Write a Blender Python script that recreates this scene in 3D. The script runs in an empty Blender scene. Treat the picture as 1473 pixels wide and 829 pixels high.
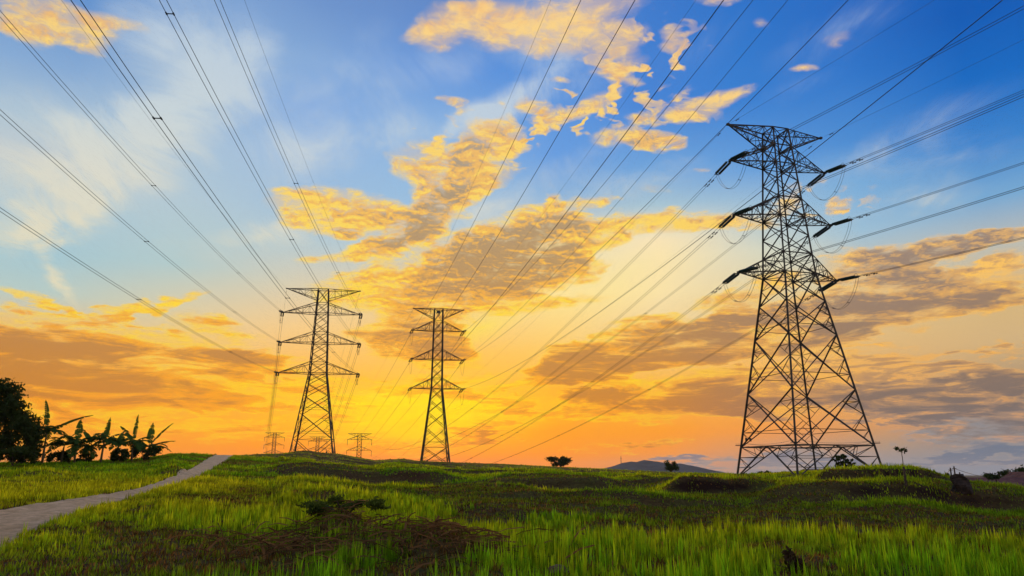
import bpy, math, random
import numpy as np
from mathutils import Vector, Matrix

# ------------------------------------------------------------------ camera
scene = bpy.context.scene
F_PX, CX, CY, PITCH = 1060.0, 736.5, 414.5, math.radians(14.1)   # photo pixels (1473 x 829)
cam_data = bpy.data.cameras.new("camera")
cam = bpy.data.objects.new("camera", cam_data)
scene.collection.objects.link(cam)
cam.location = (0, 0, 0)
cam.rotation_euler = (math.radians(90) + PITCH, 0, 0)
cam_data.sensor_width = 36.0
cam_data.lens = 36.0 * F_PX / 1473.0
cam_data.clip_start = 0.1
cam_data.clip_end = 20000.0
scene.camera = cam
scene.render.engine = 'CYCLES'
scene.view_settings.view_transform = 'Standard'
scene.view_settings.look = 'None'
scene.view_settings.exposure = 0.0
scene.view_settings.gamma = 1.0
scene.view_settings.use_curve_mapping = False
scene.cycles.max_bounces = 6
scene.cycles.diffuse_bounces = 3
scene.cycles.transmission_bounces = 3
scene.cycles.use_denoising = True
scene.cycles.use_adaptive_sampling = True
scene.cycles.adaptive_threshold = 0.012
scene.cycles.adaptive_min_samples = 12

CP, SP = math.cos(PITCH), math.sin(PITCH)
def px_ray(px, py):
    """direction of a photo pixel: (sideways, forward, up) with forward = 1"""
    a = (px - CX) / F_PX; b = (CY - py) / F_PX
    f = CP - SP * b; u = SP + CP * b
    return a / f, 1.0, u / f
def px_azel(px, py):
    x, y, z = px_ray(px, py)
    return math.atan2(x, y), math.atan2(z, math.hypot(x, y))
def px_point(px, py, depth):
    x, y, z = px_ray(px, py)
    return Vector((x * depth, depth, z * depth))

def lin(c):
    return tuple(((v / 255.0) / 12.92 if v / 255.0 <= 0.04045 else ((v / 255.0 + 0.055) / 1.055) ** 2.4) for v in c)

# ------------------------------------------------------------------ sky
SUN_AZ, SUN_EL = px_azel(598, 632)
world = bpy.data.worlds.new("World")
scene.world = world
world.use_nodes = True
wt = world.node_tree
wt.nodes.clear()
N = wt.nodes.new
def link(a, b): wt.links.new(a, b)
def nmath(op, a, b=None, c=None, clamp=False):
    n = N('ShaderNodeMath'); n.operation = op; n.use_clamp = clamp
    for i, v in enumerate((a, b, c)):
        if v is None: continue
        if isinstance(v, (int, float)): n.inputs[i].default_value = v
        else: link(v, n.inputs[i])
    return n.outputs[0]
def nvec(op, a, b=None, s=None):
    n = N('ShaderNodeVectorMath'); n.operation = op
    for i, v in enumerate((a, b)):
        if v is None: continue
        if isinstance(v, tuple): n.inputs[i].default_value = v
        else: link(v, n.inputs[i])
    if s is not None:
        if isinstance(s, (int, float)): n.inputs['Scale'].default_value = s
        else: link(s, n.inputs['Scale'])
    return n.outputs['Vector']
def comb(x, y, z=0.0):
    n = N('ShaderNodeCombineXYZ')
    for i, v in enumerate((x, y, z)):
        if isinstance(v, (int, float)): n.inputs[i].default_value = v
        else: link(v, n.inputs[i])
    return n.outputs[0]
def mixc(f, a, b, mode='MIX'):
    n = N('ShaderNodeMix'); n.data_type = 'RGBA'; n.blend_type = mode; n.clamp_factor = True
    for s, v in ((n.inputs['Factor'], f), (n.inputs[6], a), (n.inputs[7], b)):
        if isinstance(v, (int, float)): s.default_value = v
        elif isinstance(v, tuple): s.default_value = (*v, 1)
        else: link(v, s)
    return n.outputs[2]
def smooth(v, lo, hi, a=0.0, b=1.0):
    n = N('ShaderNodeMapRange'); n.interpolation_type = 'SMOOTHSTEP'; n.clamp = False
    link(v, n.inputs[0])
    for i, q in enumerate((lo, hi, a, b)): n.inputs[i + 1].default_value = q
    return n.outputs[0]
def noise(vec, scale, detail=4.0, rough=0.55, dist=0.0, col=False):
    n = N('ShaderNodeTexNoise'); n.noise_dimensions = '2D'
    link(vec, n.inputs['Vector'])
    n.inputs['Scale'].default_value = scale; n.inputs['Detail'].default_value = detail
    n.inputs['Roughness'].default_value = rough; n.inputs['Distortion'].default_value = dist
    return n.outputs['Color' if col else 'Fac']
def ramp(v, stops):
    n = N('ShaderNodeValToRGB'); cr = n.color_ramp
    stops = sorted(stops)
    while len(cr.elements) < len(stops): cr.elements.new(0.5)
    for e, (p, c) in zip(cr.elements, stops):
        e.position = p; e.color = (*c, 1)
    link(v, n.inputs[0])
    return n.outputs[0]

tc = N('ShaderNodeTexCoord')
D = nvec('NORMALIZE', tc.outputs['Generated'])
sep = N('ShaderNodeSeparateXYZ'); link(D, sep.inputs[0])
DX, DY, DZ = sep.outputs
AZ = nmath('ARCTAN2', DX, DY)
EL = nmath('ARCSINE', DZ)
# clear-sky colour: elevation ramps at seven bearings, blended by bearing
EL_MAX = math.radians(50)
ELN = nmath('DIVIDE', EL, EL_MAX, clamp=True)
cols = {
 60:  [(0,(104,150,208)),(90,(136,172,214)),(170,(172,196,214)),(230,(196,205,208)),(300,(172,200,214)),(370,(166,200,210)),(420,(184,204,198)),(465,(222,195,150)),(540,(228,166,88)),(600,(246,166,54)),(660,(255,154,40))],
 250: [(0,(132,168,214)),(80,(150,182,216)),(200,(172,197,218)),(280,(180,202,214)),(380,(180,204,204)),(440,(216,205,170)),(500,(238,197,124)),(560,(247,176,76)),(610,(255,166,36)),(655,(255,146,22))],
 430: [(0,(112,150,206)),(80,(132,170,218)),(150,(124,168,225)),(220,(152,186,225)),(290,(160,192,220)),(350,(184,203,208)),(410,(218,206,176)),(470,(246,204,138)),(545,(255,184,64)),(600,(255,174,30)),(650,(255,144,12))],
 640: [(0,(96,136,200)),(100,(98,150,222)),(180,(136,178,225)),(280,(150,190,225)),(360,(186,204,212)),(440,(240,208,144)),(510,(255,196,84)),(580,(255,196,30)),(625,(255,176,4)),(662,(255,134,4))],
 800: [(0,(100,148,214)),(100,(88,146,220)),(220,(104,158,225)),(280,(140,180,220)),(340,(222,218,190)),(420,(254,228,160)),(500,(255,204,104)),(560,(255,180,44)),(610,(255,162,20)),(660,(255,142,14))],
 950: [(0,(64,124,206)),(150,(72,134,215)),(240,(110,164,220)),(295,(170,198,212)),(345,(252,230,188)),(420,(252,228,172)),(480,(240,208,148)),(550,(252,184,76)),(620,(254,156,34)),(650,(248,150,56)),(672,(222,148,98))],
 1100:[(0,(46,116,202)),(140,(56,128,210)),(240,(104,160,220)),(300,(166,196,214)),(360,(216,216,194)),(420,(228,208,160)),(480,(236,192,120)),(560,(252,176,70)),(620,(240,154,76)),(650,(200,150,118)),(678,(160,150,148))],
 1250:[(0,(40,108,196)),(100,(50,120,204)),(200,(78,142,212)),(260,(120,172,218)),(330,(158,192,214)),(400,(208,198,168)),(480,(226,188,128)),(560,(226,168,100)),(610,(215,152,96)),(640,(178,148,124)),(672,(140,145,155))],
 1440:[(0,(18,92,182)),(100,(22,106,194)),(200,(60,132,206)),(280,(120,170,212)),(350,(190,190,180)),(420,(218,184,126)),(490,(212,178,128)),(570,(160,134,112)),(625,(134,130,134)),(680,(128,140,156))],
}
BACK = [(0.0, (196,160,140)), (0.12, (226,186,164)), (0.3, (214,188,180)), (0.6, (170,172,192)), (1.0, (128,150,196))]  # unseen sky behind the viewer, tinted warm and brightened to light the ground
base = None; prev_az = None
for cpx in sorted(cols):
    st = []
    for py, c in cols[cpx]:
        st.append((min(1.0, max(0.0, px_azel(cpx, py)[1] / EL_MAX)), lin(c)))
    if cpx < 500: top = (96, 140, 205)
    else: top = (50, 104, 190)
    st.append((1.0, lin(top)))
    r = ramp(ELN, st)
    az0 = px_azel(cpx, 414)[0]
    if base is None: base = r
    else:
        f = nmath('DIVIDE', nmath('SUBTRACT', AZ, prev_az), az0 - prev_az, clamp=True)
        base = mixc(f, base, r)
    prev_az = az0

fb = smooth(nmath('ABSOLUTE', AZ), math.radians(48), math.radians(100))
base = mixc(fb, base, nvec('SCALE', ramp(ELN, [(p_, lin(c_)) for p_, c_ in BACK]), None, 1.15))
# cloud noise on a flattened sheet overhead so that cloud cells shrink towards the horizon
hz = nmath('ADD', nmath('MAXIMUM', DZ, 0.0), 0.16)
Q = comb(nmath('DIVIDE', DX, hz), nmath('DIVIDE', DY, hz), 0.0)
P0 = comb(AZ, EL, 0.0)
w1 = nvec('SUBTRACT', noise(Q, 2.2, 3.0, 0.6, col=True), (0.5, 0.5, 0.5))
w2 = nvec('SUBTRACT', noise(Q, 9.0, 3.0, 0.6, col=True), (0.5, 0.5, 0.5))
EXPAND = comb(1.0, 0.55, 0.0)
P1 = nvec('ADD', P0, nvec('MULTIPLY', w1, (0.09, 0.045, 0.0)))
P1 = nvec('ADD', P1, nvec('MULTIPLY', w2, (0.035, 0.020, 0.0)))
P2 = nvec('ADD', P0, nvec('MULTIPLY', w1, (0.05, 0.025, 0.0)))

def field(blobs, P, grey=False):
    """sum of soft elliptical patches given by centre, half axes (photo px), tilt (deg, + = rising to the right), weight"""
    tot = gtot = None
    for (cx, cy, a, b, rot, w) in blobs:
        r = math.radians(rot)
        c0 = px_azel(cx, cy)
        ca, sa = math.cos(r), math.sin(r)
        e1 = px_azel(cx + ca, cy - sa); e2 = px_azel(cx + sa, cy + ca)
        v1 = ((e1[0] - c0[0]) * a, (e1[1] - c0[1]) * a)
        v2 = ((e2[0] - c0[0]) * b, (e2[1] - c0[1]) * b)
        m = N('ShaderNodeMapping'); m.vector_type = 'TEXTURE'
        link(P, m.inputs['Vector'])
        m.inputs['Location'].default_value = (c0[0], c0[1], 0)
        m.inputs['Rotation'].default_value = (0, 0, math.atan2(v1[1], v1[0]))
        k = 1.55
        m.inputs['Scale'].default_value = (k * math.hypot(*v1), k * math.hypot(*v2), 1)
        g = N('ShaderNodeTexGradient'); g.gradient_type = 'SPHERICAL'
        link(m.outputs[0], g.inputs[0])
        s = g.outputs['Fac']
        tot = nmath('MULTIPLY', s, w) if tot is None else nmath('MULTIPLY_ADD', s, w, tot)
        gw = max(0.0, w - 0.62) * 1.9
        if grey and gw > 0:
            gtot = nmath('MULTIPLY', s, gw) if gtot is None else nmath('MULTIPLY_ADD', s, gw, gtot)
    return (tot, gtot) if grey else tot
HAZE = 0.00005
# thin veils (pale, streaky) high on the left and in the middle
veil = field([(215,60,110,75,70,.7),(230,190,150,60,35,.8),(110,235,130,50,30,.8),(60,330,90,40,10,.5),(30,190,90,50,30,.5),(330,60,60,60,60,.4),
              (85,385,18,50,15,.8),(300,150,120,60,50,.5),(470,215,110,40,20,.6),(520,60,90,50,40,.3),(420,150,80,50,40,.35),(150,290,120,30,25,.6),
              (810,70,60,70,60,.75),(730,145,75,22,25,1.0),(690,175,50,20,20,.5),(700,300,90,30,25,.55),(900,255,110,25,20,.4),(590,200,70,30,30,.4),(860,215,90,25,25,.35),
              (1210,40,120,25,28,.5),(1270,215,160,30,22,.45),(1390,225,120,25,18,.4),(370,330,120,25,15,.55),(1150,120,90,20,25,.25),(1000,60,90,30,30,.3),
              (560,120,110,40,20,.28),(660,90,90,30,20,.25),(1330,290,120,20,10,.5),(960,260,80,20,15,.4)], P1)
nv = noise(nvec('MULTIPLY', Q, (1.0, 0.5, 1.0)), 4.6, 6.0, 0.66, 0.5)
veil_a = nmath('MULTIPLY', smooth(nmath('MULTIPLY', veil, nmath('ADD', nmath('MULTIPLY', nv, 2.6), -0.5)), 0.04, 0.85), 0.74)
veil_c = ramp(ELN, [(0.10, lin((255,226,160))), (0.32, lin((240,226,190))), (0.5, lin((214,222,220))), (0.75, lin((190,210,232)))])
sky = mixc(veil_a, base, veil_c)

# golden glow where the sun stands behind low cloud
glow = field([(600,592,110,34,0,1.0),(602,600,60,24,0,1.2),(590,625,70,12,0,.8),(560,612,150,30,0,.4),(600,566,90,14,8,.5),(690,470,60,18,18,.75),(560,580,140,10,0,.5),(690,600,120,22,6,.45),
              (650,640,120,14,0,.3),(900,395,120,40,25,.35)], P2)
sky = mixc(nmath('MINIMUM', glow, 0.9), sky, ramp(ELN, [(0.04, lin((255,176,16))), (0.075, lin((255,222,4))), (0.2, lin((255,224,70))), (0.30, lin((255,232,140))), (0.42, lin((255,238,180)))]))

# cloud cells
QW = nvec('ADD', Q, nvec('MULTIPLY', w2, (0.05, 0.05, 0.0)))
n_mid = noise(QW, 8.0, 6.0, 0.64, 0.3)
n_fine = noise(QW, 24.0, 4.0, 0.66, 0.4)
n_cell = nmath('ADD', nmath('MULTIPLY', n_mid, 0.62), nmath('MULTIPLY', n_fine, 0.38))
dev = nmath('SUBTRACT', n_cell, 0.5)

C = [ # cx, cy, half width, half height, tilt, thickness   (< .6 stays bright, > .9 turns grey in its middle)
 # upper left
 (50,22,90,30,-12,.62),(120,20,60,12,-10,.45),(95,55,35,12,-25,.42),(15,45,45,14,-20,.5),
 # top middle
 (640,38,36,26,10,.62),(612,45,28,12,15,.42),(760,30,75,28,0,.62),(800,48,70,22,-10,.55),(705,25,45,18,0,.35),(850,25,55,22,20,.52),(870,52,40,12,10,.35),
 # puffs
 (884,105,16,12,0,.55),(905,118,12,7,0,.45),(865,72,20,10,10,.45),(893,78,16,8,0,.5),(905,58,24,12,20,.4),(960,55,14,13,20,.6),(955,72,12,8,0,.45),
 (878,98,20,8,0,.4),(900,93,20,8,10,.42),(816,110,16,5,5,.4),(765,145,14,9,0,.45),(785,163,20,14,15,.58),(735,175,10,16,0,.55),(737,208,12,7,-20,.5),
 (825,152,28,8,15,.45),(860,138,26,10,15,.45),(870,192,28,14,10,.42),(905,196,30,9,-5,.55),(938,200,24,9,-8,.55),(915,165,22,7,5,.42),
 (970,158,26,12,15,.5),(1010,150,38,10,14,.6),(1045,140,35,10,22,.6),(990,165,18,6,0,.4),(660,143,16,6,0,.5),(1015,5,26,10,0,.45),(1085,40,14,5,0,.2),(1010,246,10,4,0,.4),
 (940,275,24,6,0,.2),(1200,60,20,8,20,.3),(1150,100,18,5,0,.25),
 # diagonal band
 (715,200,22,16,30,.62),(690,195,26,18,20,.85),(722,215,14,10,0,.55),(668,225,28,20,25,1.0),(640,245,34,22,30,.95),(610,228,30,20,20,.42),(695,250,34,18,20,.62),
 (655,275,36,22,25,1.0),(625,272,28,18,10,.55),(680,275,22,14,30,.62),(632,305,46,18,35,1.1),(600,300,38,14,25,.95),(600,330,52,16,35,1.05),(575,315,34,16,0,.9),
 (625,345,46,11,40,.62),(560,345,50,14,18,1.0),(565,365,52,10,28,.58),(520,358,44,10,8,.6),(485,368,46,8,3,.55),(545,385,26,10,30,.52),
 # left bright cells
 (430,285,45,14,0,.6),(470,290,50,18,-5,.62),(520,300,52,20,-5,.6),(455,318,50,14,-15,.58),(510,320,40,16,0,.6),(550,300,28,16,0,.66),(425,305,26,10,0,.4),
 # lower middle
 (545,405,60,14,5,.55),(510,420,50,14,0,.5),(600,400,70,18,10,.66),(640,385,50,20,15,.72),(530,440,60,10,0,.4),(580,425,60,12,0,.5),
 # large mottled bank
 (690,355,56,22,10,1.0),(735,350,60,24,10,1.15),(770,335,60,20,20,1.15),(800,345,50,20,15,.9),(680,395,70,22,15,1.1),(730,385,80,22,10,1.25),(775,375,60,18,20,1.1),
 (690,425,90,16,10,.95),(640,420,60,14,10,.7),(760,410,70,14,12,.85),(800,395,50,12,15,.6),(810,435,70,9,10,.5),(740,440,60,9,8,.55),
 (815,320,40,10,10,.85),(750,310,40,8,10,.35),(795,290,18,8,0,.35),
 # right of the bank
 (850,290,26,8,8,.62),(868,287,14,6,0,.5),(823,293,8,4,0,.4),(865,325,40,12,10,.6),(905,322,52,12,5,.6),(960,320,55,11,5,.6),(1010,318,45,10,8,.6),(1045,312,28,8,0,.5),(870,345,40,10,20,.52),(840,362,24,6,28,.42),(1100,310,30,12,0,.3),
 (1120,295,16,9,0,.45),(1205,293,18,8,20,.45),(660,305,26,7,0,.5),
 # behind the middle pylon
 (560,478,50,16,0,.85),(600,470,50,22,0,.95),(620,500,46,18,0,1.0),(590,505,50,16,-10,.95),(650,475,26,10,0,.75),(640,520,40,12,0,.8),(580,455,50,9,10,.55),
 # left bank
 (60,490,110,28,0,1.15),(30,530,110,30,0,1.2),(140,510,110,24,-4,1.1),(200,540,120,20,-4,1.05),(120,560,140,22,0,1.0),(290,505,90,17,-6,.95),(340,520,70,15,-6,.95),
 (380,520,50,10,-6,.72),(260,560,130,14,0,.75),(60,580,120,10,0,.6),(220,485,70,14,-8,.62),(170,470,50,10,-10,.6),(330,545,80,9,0,.55),
 (150,447,70,6,5,.55),(225,442,55,5,9,.62),(270,437,26,4,8,.5),(40,430,50,6,-18,.52),(70,440,34,5,-10,.5),(30,447,26,4,0,.4),(326,466,8,6,0,.3),
 # low streaks
 (520,575,50,6,0,.5),(560,588,70,5,0,.45),(380,590,60,4,0,.45),(200,600,100,4,0,.35),(330,610,70,4,0,.3),(90,610,90,4,0,.35),(215,590,70,4,3,.4),
 (640,632,60,5,0,1.0),(700,628,40,4,0,.85),(580,560,60,5,0,.4),(440,570,50,4,0,.4),(720,578,50,5,4,.5),
 (600,640,50,3,0,.9),(500,548,70,5,2,.6),(590,556,60,5,3,.65),(640,572,70,5,3,.6),(530,600,70,6,0,.6),(610,612,80,6,2,.7),(560,628,80,6,0,.6),(660,620,60,5,3,.6),(470,622,60,4,0,.5),(700,590,70,5,5,.6),(740,560,60,5,6,.55),(650,545,60,5,5,.55),(480,590,60,5,0,.55),
 (50,610,120,14,0,.72),(180,580,160,16,0,.78),(320,580,110,12,-2,.7),(250,620,140,10,0,.6),(30,640,90,8,0,.5),(430,560,60,8,0,.5),(300,470,60,10,-10,.5),(560,650,60,3,0,.5),(690,560,70,6,4,.45),
 # right-centre bank
 (940,490,110,18,10,1.2),(900,510,90,20,10,1.2),(1000,480,80,16,12,1.25),(1050,470,60,22,10,1.1),(850,500,70,14,20,.95),(1010,510,90,16,5,1.1),(830,540,60,10,5,.85),(870,530,80,12,5,1.0),
 (790,535,36,6,0,.8),(900,550,60,7,0,.55),(1010,545,80,8,3,.6),(960,575,110,18,3,1.25),(860,580,50,13,0,1.15),(1040,570,80,18,3,1.15),(1080,590,70,9,0,.85),(900,600,70,6,0,.7),
 (745,600,60,6,4,.8),(700,610,40,4,4,.7),(820,600,40,5,0,.4),(920,638,55,3,2,.9),(960,634,30,3,0,.6),(840,650,26,2,5,.7),(930,465,40,8,10,.45),
 (1060,430,50,10,12,.75),(1110,410,40,12,10,.5),
 # right bank
 (1260,385,70,16,5,1.0),(1320,365,80,14,8,1.15),(1390,350,70,12,6,1.2),(1440,340,45,12,5,1.1),(1230,375,40,12,0,.62),(1280,405,60,12,8,1.2),(1350,395,70,9,8,.95),(1330,430,110,13,4,1.3),(1240,440,60,16,0,1.2),
 (1250,465,70,14,5,1.25),(1310,450,90,9,6,1.1),(1400,400,60,10,10,.65),(1450,380,40,10,10,.62),(1420,425,60,9,8,1.0),(1200,470,60,16,0,1.15),(1200,430,50,12,0,1.0),(1380,450,70,6,10,.6),(1455,430,40,6,8,.6),(1450,405,40,8,10,.5),
 (1450,505,40,6,3,.6),(1300,512,90,5,4,.7),(1240,520,70,9,0,.95),(1340,535,90,9,4,.85),(1270,560,110,10,0,1.15),(1390,565,90,14,3,1.35),(1450,550,60,14,5,1.4),(1330,590,120,14,0,1.3),(1440,595,70,16,0,1.4),(1220,585,70,9,0,1.0),(1390,625,90,9,0,1.1),(1220,540,40,8,0,.6),(1250,500,50,4,0,.5),
 (1140,500,70,12,6,1.05),(1130,540,60,10,0,.9),(1150,455,60,18,10,1.05),(1160,570,60,9,0,.9),
]
dens, grey = field(C, P1, True)
# loose fields of small puffs
puff_area = field([(885,105,80,55,15,1.0),(800,160,70,28,20,.9),(950,70,50,40,20,.8),(860,150,60,30,10,.8),(740,190,30,40,0,.8),(980,165,60,25,15,.6),(650,200,50,40,20,.4),(830,300,60,20,5,.5),(1190,290,60,25,0,.4)], P2)
puffs = smooth(noise(QW, 15.0, 2.5, 0.55, 0.2), 0.52, 0.66)
dens = nmath('ADD', dens, nmath('MULTIPLY', nmath('MULTIPLY', puffs, puff_area), 0.95))
dsat = nmath('SUBTRACT', 1.0, nmath('POWER', 2.718, nmath('MULTIPLY', dens, -2.1)))
lowk = smooth(EL, 0.12, 0.32)              # low clouds are smoother streaks, high ones are cells
streak = noise(nvec('MULTIPLY', comb(AZ, EL), (8.0, 52.0, 1.0)), 1.0, 6.0, 0.64, 0.6)
sdev = nmath('SUBTRACT', streak, 0.5)
devmix = nmath('ADD', nmath('MULTIPLY', dev, nmath('ADD', nmath('MULTIPLY', lowk, 1.3), 0.7)),
               nmath('MULTIPLY', sdev, nmath('SUBTRACT', 1.4, nmath('MULTIPLY', lowk, 1.1))))
d2 = nmath('ADD', dsat, nmath('MULTIPLY', nmath('MULTIPLY', devmix, 2.0), nmath('MULTIPLY', dsat, 2.6, clamp=True)))
hi = smooth(EL, 0.44, 0.58)
cover = nmath('ADD', nmath('MULTIPLY', smooth(d2, 0.02, 0.96), nmath('SUBTRACT', 1.0, hi)), nmath('MULTIPLY', smooth(d2, 0.08, 1.25), hi))
haze_c = smooth(dsat, 0.06, 0.75, 0.0, 0.42)
# the side of a cloud cell that faces the low sun is bright, its far side grey
dq = nvec('ADD', QW, comb(-0.004, 0.021, 0.0))
n_off = nmath('ADD', nmath('MULTIPLY', noise(dq, 8.0, 6.0, 0.64, 0.3), 0.62), nmath('MULTIPLY', noise(dq, 24.0, 4.0, 0.66, 0.4), 0.38))
relief = nmath('SUBTRACT', n_cell, n_off)
highk = smooth(EL, 0.46, 0.60, 1.0, 0.35)
relk = nmath('MULTIPLY', nmath('MULTIPLY', relief, highk), nmath('ADD', nmath('MULTIPLY', lowk, 3.4), 0.5))
gsat = nmath('SUBTRACT', 1.0, nmath('POWER', 2.718, nmath('MULTIPLY', grey, -1.2)))
nsh = nmath('SUBTRACT', noise(nvec('MULTIPLY', Q, (1.0, 1.3, 1.0)), 4.2, 3.0, 0.6, 0.3), 0.5)
v = nmath('ADD', nmath('SUBTRACT', 0.74, nmath('MULTIPLY', gsat, 0.80)), relk)
v = nmath('ADD', v, nmath('MULTIPLY', nsh, 0.75))
v = nmath('SUBTRACT', v, nmath('MULTIPLY', sdev, nmath('SUBTRACT', 1.7, nmath('MULTIPLY', lowk, 1.6))))
edge = smooth(d2, 0.20, 0.75)              # thin rims let the sun through
v = nmath('ADD', v, nmath('MULTIPLY', nmath('SUBTRACT', 1.0, edge), 0.46))
H_c = ramp(ELN, [(0.02, lin((255,196,24))), (0.10, lin((255,210,16))), (0.22, lin((255,214,48))), (0.34, lin((255,216,84))), (0.50, lin((255,214,104))), (0.68, lin((255,214,136))), (0.85, lin((255,206,140)))])
M_c = ramp(ELN, [(0.02, lin((250,150,26))), (0.12, lin((248,160,30))), (0.22, lin((244,168,54))), (0.36, lin((242,182,84))), (0.52, lin((240,186,104))), (0.70, lin((250,194,120))), (0.85, lin((250,186,118)))])
S_c = ramp(ELN, [(0.03, lin((216,122,36))), (0.12, lin((202,130,52))), (0.22, lin((186,134,78))), (0.32, lin((184,146,98))), (0.44, lin((172,150,120))), (0.62, lin((182,172,160)))])
H_r = ramp(ELN, [(0.04, lin((224,160,112))), (0.10, lin((252,174,82))), (0.20, lin((255,192,80))), (0.34, lin((252,202,112))), (0.6, lin((252,212,146)))])
M_r = ramp(ELN, [(0.04, lin((146,130,124))), (0.10, lin((168,132,104))), (0.20, lin((214,158,92))), (0.34, lin((216,172,116))), (0.6, lin((240,200,150)))])
S_r = ramp(ELN, [(0.03, lin((112,110,118))), (0.09, lin((120,106,102))), (0.18, lin((148,120,100))), (0.32, lin((154,132,118))), (0.42, lin((146,136,136))), (0.6, lin((176,170,170)))])
azr = smooth(AZ, px_azel(860, 500)[0], px_azel(1300, 500)[0])
Hc_, Mc_, Sc_ = mixc(azr, H_c, H_r), mixc(azr, M_c, M_r), mixc(azr, S_c, S_r)
cloud = mixc(smooth(v, 0.50, 0.92), mixc(smooth(v, 0.05, 0.50), Sc_, Mc_), Hc_)
sky = mixc(haze_c, sky, mixc(0.5, Mc_, Hc_))
sky = mixc(nmath('MULTIPLY', cover, 0.95), sky, cloud)

# hottest part of the glow shines through the thin low cloud
core = field([(604,598,80,26,0,1.1),(560,575,90,8,4,.5),(650,612,80,9,4,.6),(690,585,70,8,6,.5),(575,625,70,8,0,.6),(560,560,60,5,3,.4)], P1)
core = nmath('MULTIPLY', smooth(nmath('ADD', core, nmath('MULTIPLY', nmath('MULTIPLY', sdev, 1.6), nmath('MULTIPLY', core, 2.0, clamp=True))), 0.12, 0.80), 0.85)
sky = mixc(core, sky, ramp(ELN, [(0.03, lin((255,190,0))), (0.07, lin((255,214,0))), (0.11, lin((255,224,0))), (0.18, lin((255,222,40)))]))
# blue-grey bank low on the right horizon
G = [(1400,606,90,12,0,.6),(1330,628,90,9,0,.7),(1440,630,60,10,4,.8),(1420,648,90,11,4,1.2),(1340,662,90,8,2,.95),(1460,662,60,14,0,1.0),(1260,668,90,9,0,.85),(1130,660,70,12,4,.8),(1180,672,80,7,0,.9),(1080,660,45,14,10,.5),(995,667,40,7,-4,1.2),(960,664,20,5,0,.5)]
gd = field(G, P1)
gcov = smooth(nmath('ADD', gd, nmath('MULTIPLY', nmath('MULTIPLY', sdev, 0.9), nmath('MULTIPLY', gd, 2.0, clamp=True))), 0.25, 0.7)
sky = mixc(nmath('MULTIPLY', gcov, 0.85), sky, mixc(smooth(nmath('ADD', gd, sdev), 0.5, 1.1), lin((156,148,146)), lin((100,116,138))))

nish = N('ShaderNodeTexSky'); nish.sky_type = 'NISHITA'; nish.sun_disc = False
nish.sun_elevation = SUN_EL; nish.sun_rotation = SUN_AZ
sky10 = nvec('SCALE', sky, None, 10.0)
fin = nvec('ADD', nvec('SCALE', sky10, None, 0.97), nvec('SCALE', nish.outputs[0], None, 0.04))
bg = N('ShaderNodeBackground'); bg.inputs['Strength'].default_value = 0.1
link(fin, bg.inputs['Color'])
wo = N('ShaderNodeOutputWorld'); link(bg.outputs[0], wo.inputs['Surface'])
world.cycles.sampling_method = 'MANUAL'
world.cycles.sample_map_resolution = 512

# ------------------------------------------------------------------ sun (veiled, almost on the horizon)
sd = bpy.data.lights.new("sun", 'SUN')
sd.energy = 1.8; sd.angle = math.radians(8); sd.color = (1.0, 0.62, 0.28)
sun = bpy.data.objects.new("sun", sd); scene.collection.objects.link(sun)
SUN_EL_LAMP = max(SUN_EL, math.radians(5))
sv = Vector((math.sin(SUN_AZ) * math.cos(SUN_EL_LAMP), math.cos(SUN_AZ) * math.cos(SUN_EL_LAMP), math.sin(SUN_EL_LAMP)))
sun.rotation_euler = sv.to_track_quat('Z', 'Y').to_euler()
sun.location = (0, 0, 80)

# ------------------------------------------------------------------ helpers
col = scene.collection
rng = np.random.default_rng(7)
random.seed(7)

def tag(o, label=None, cat=None, group=None, kind=None):
    if label: o['label'] = label
    if cat: o['category'] = cat
    if group: o['group'] = group
    if kind: o['kind'] = kind
    return o
def empty(name, loc, rz=0.0):
    o = bpy.data.objects.new(name, None); col.objects.link(o)
    o.location = loc; o.rotation_euler = (0, 0, rz); o.empty_display_size = 0.3
    return o

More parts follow.
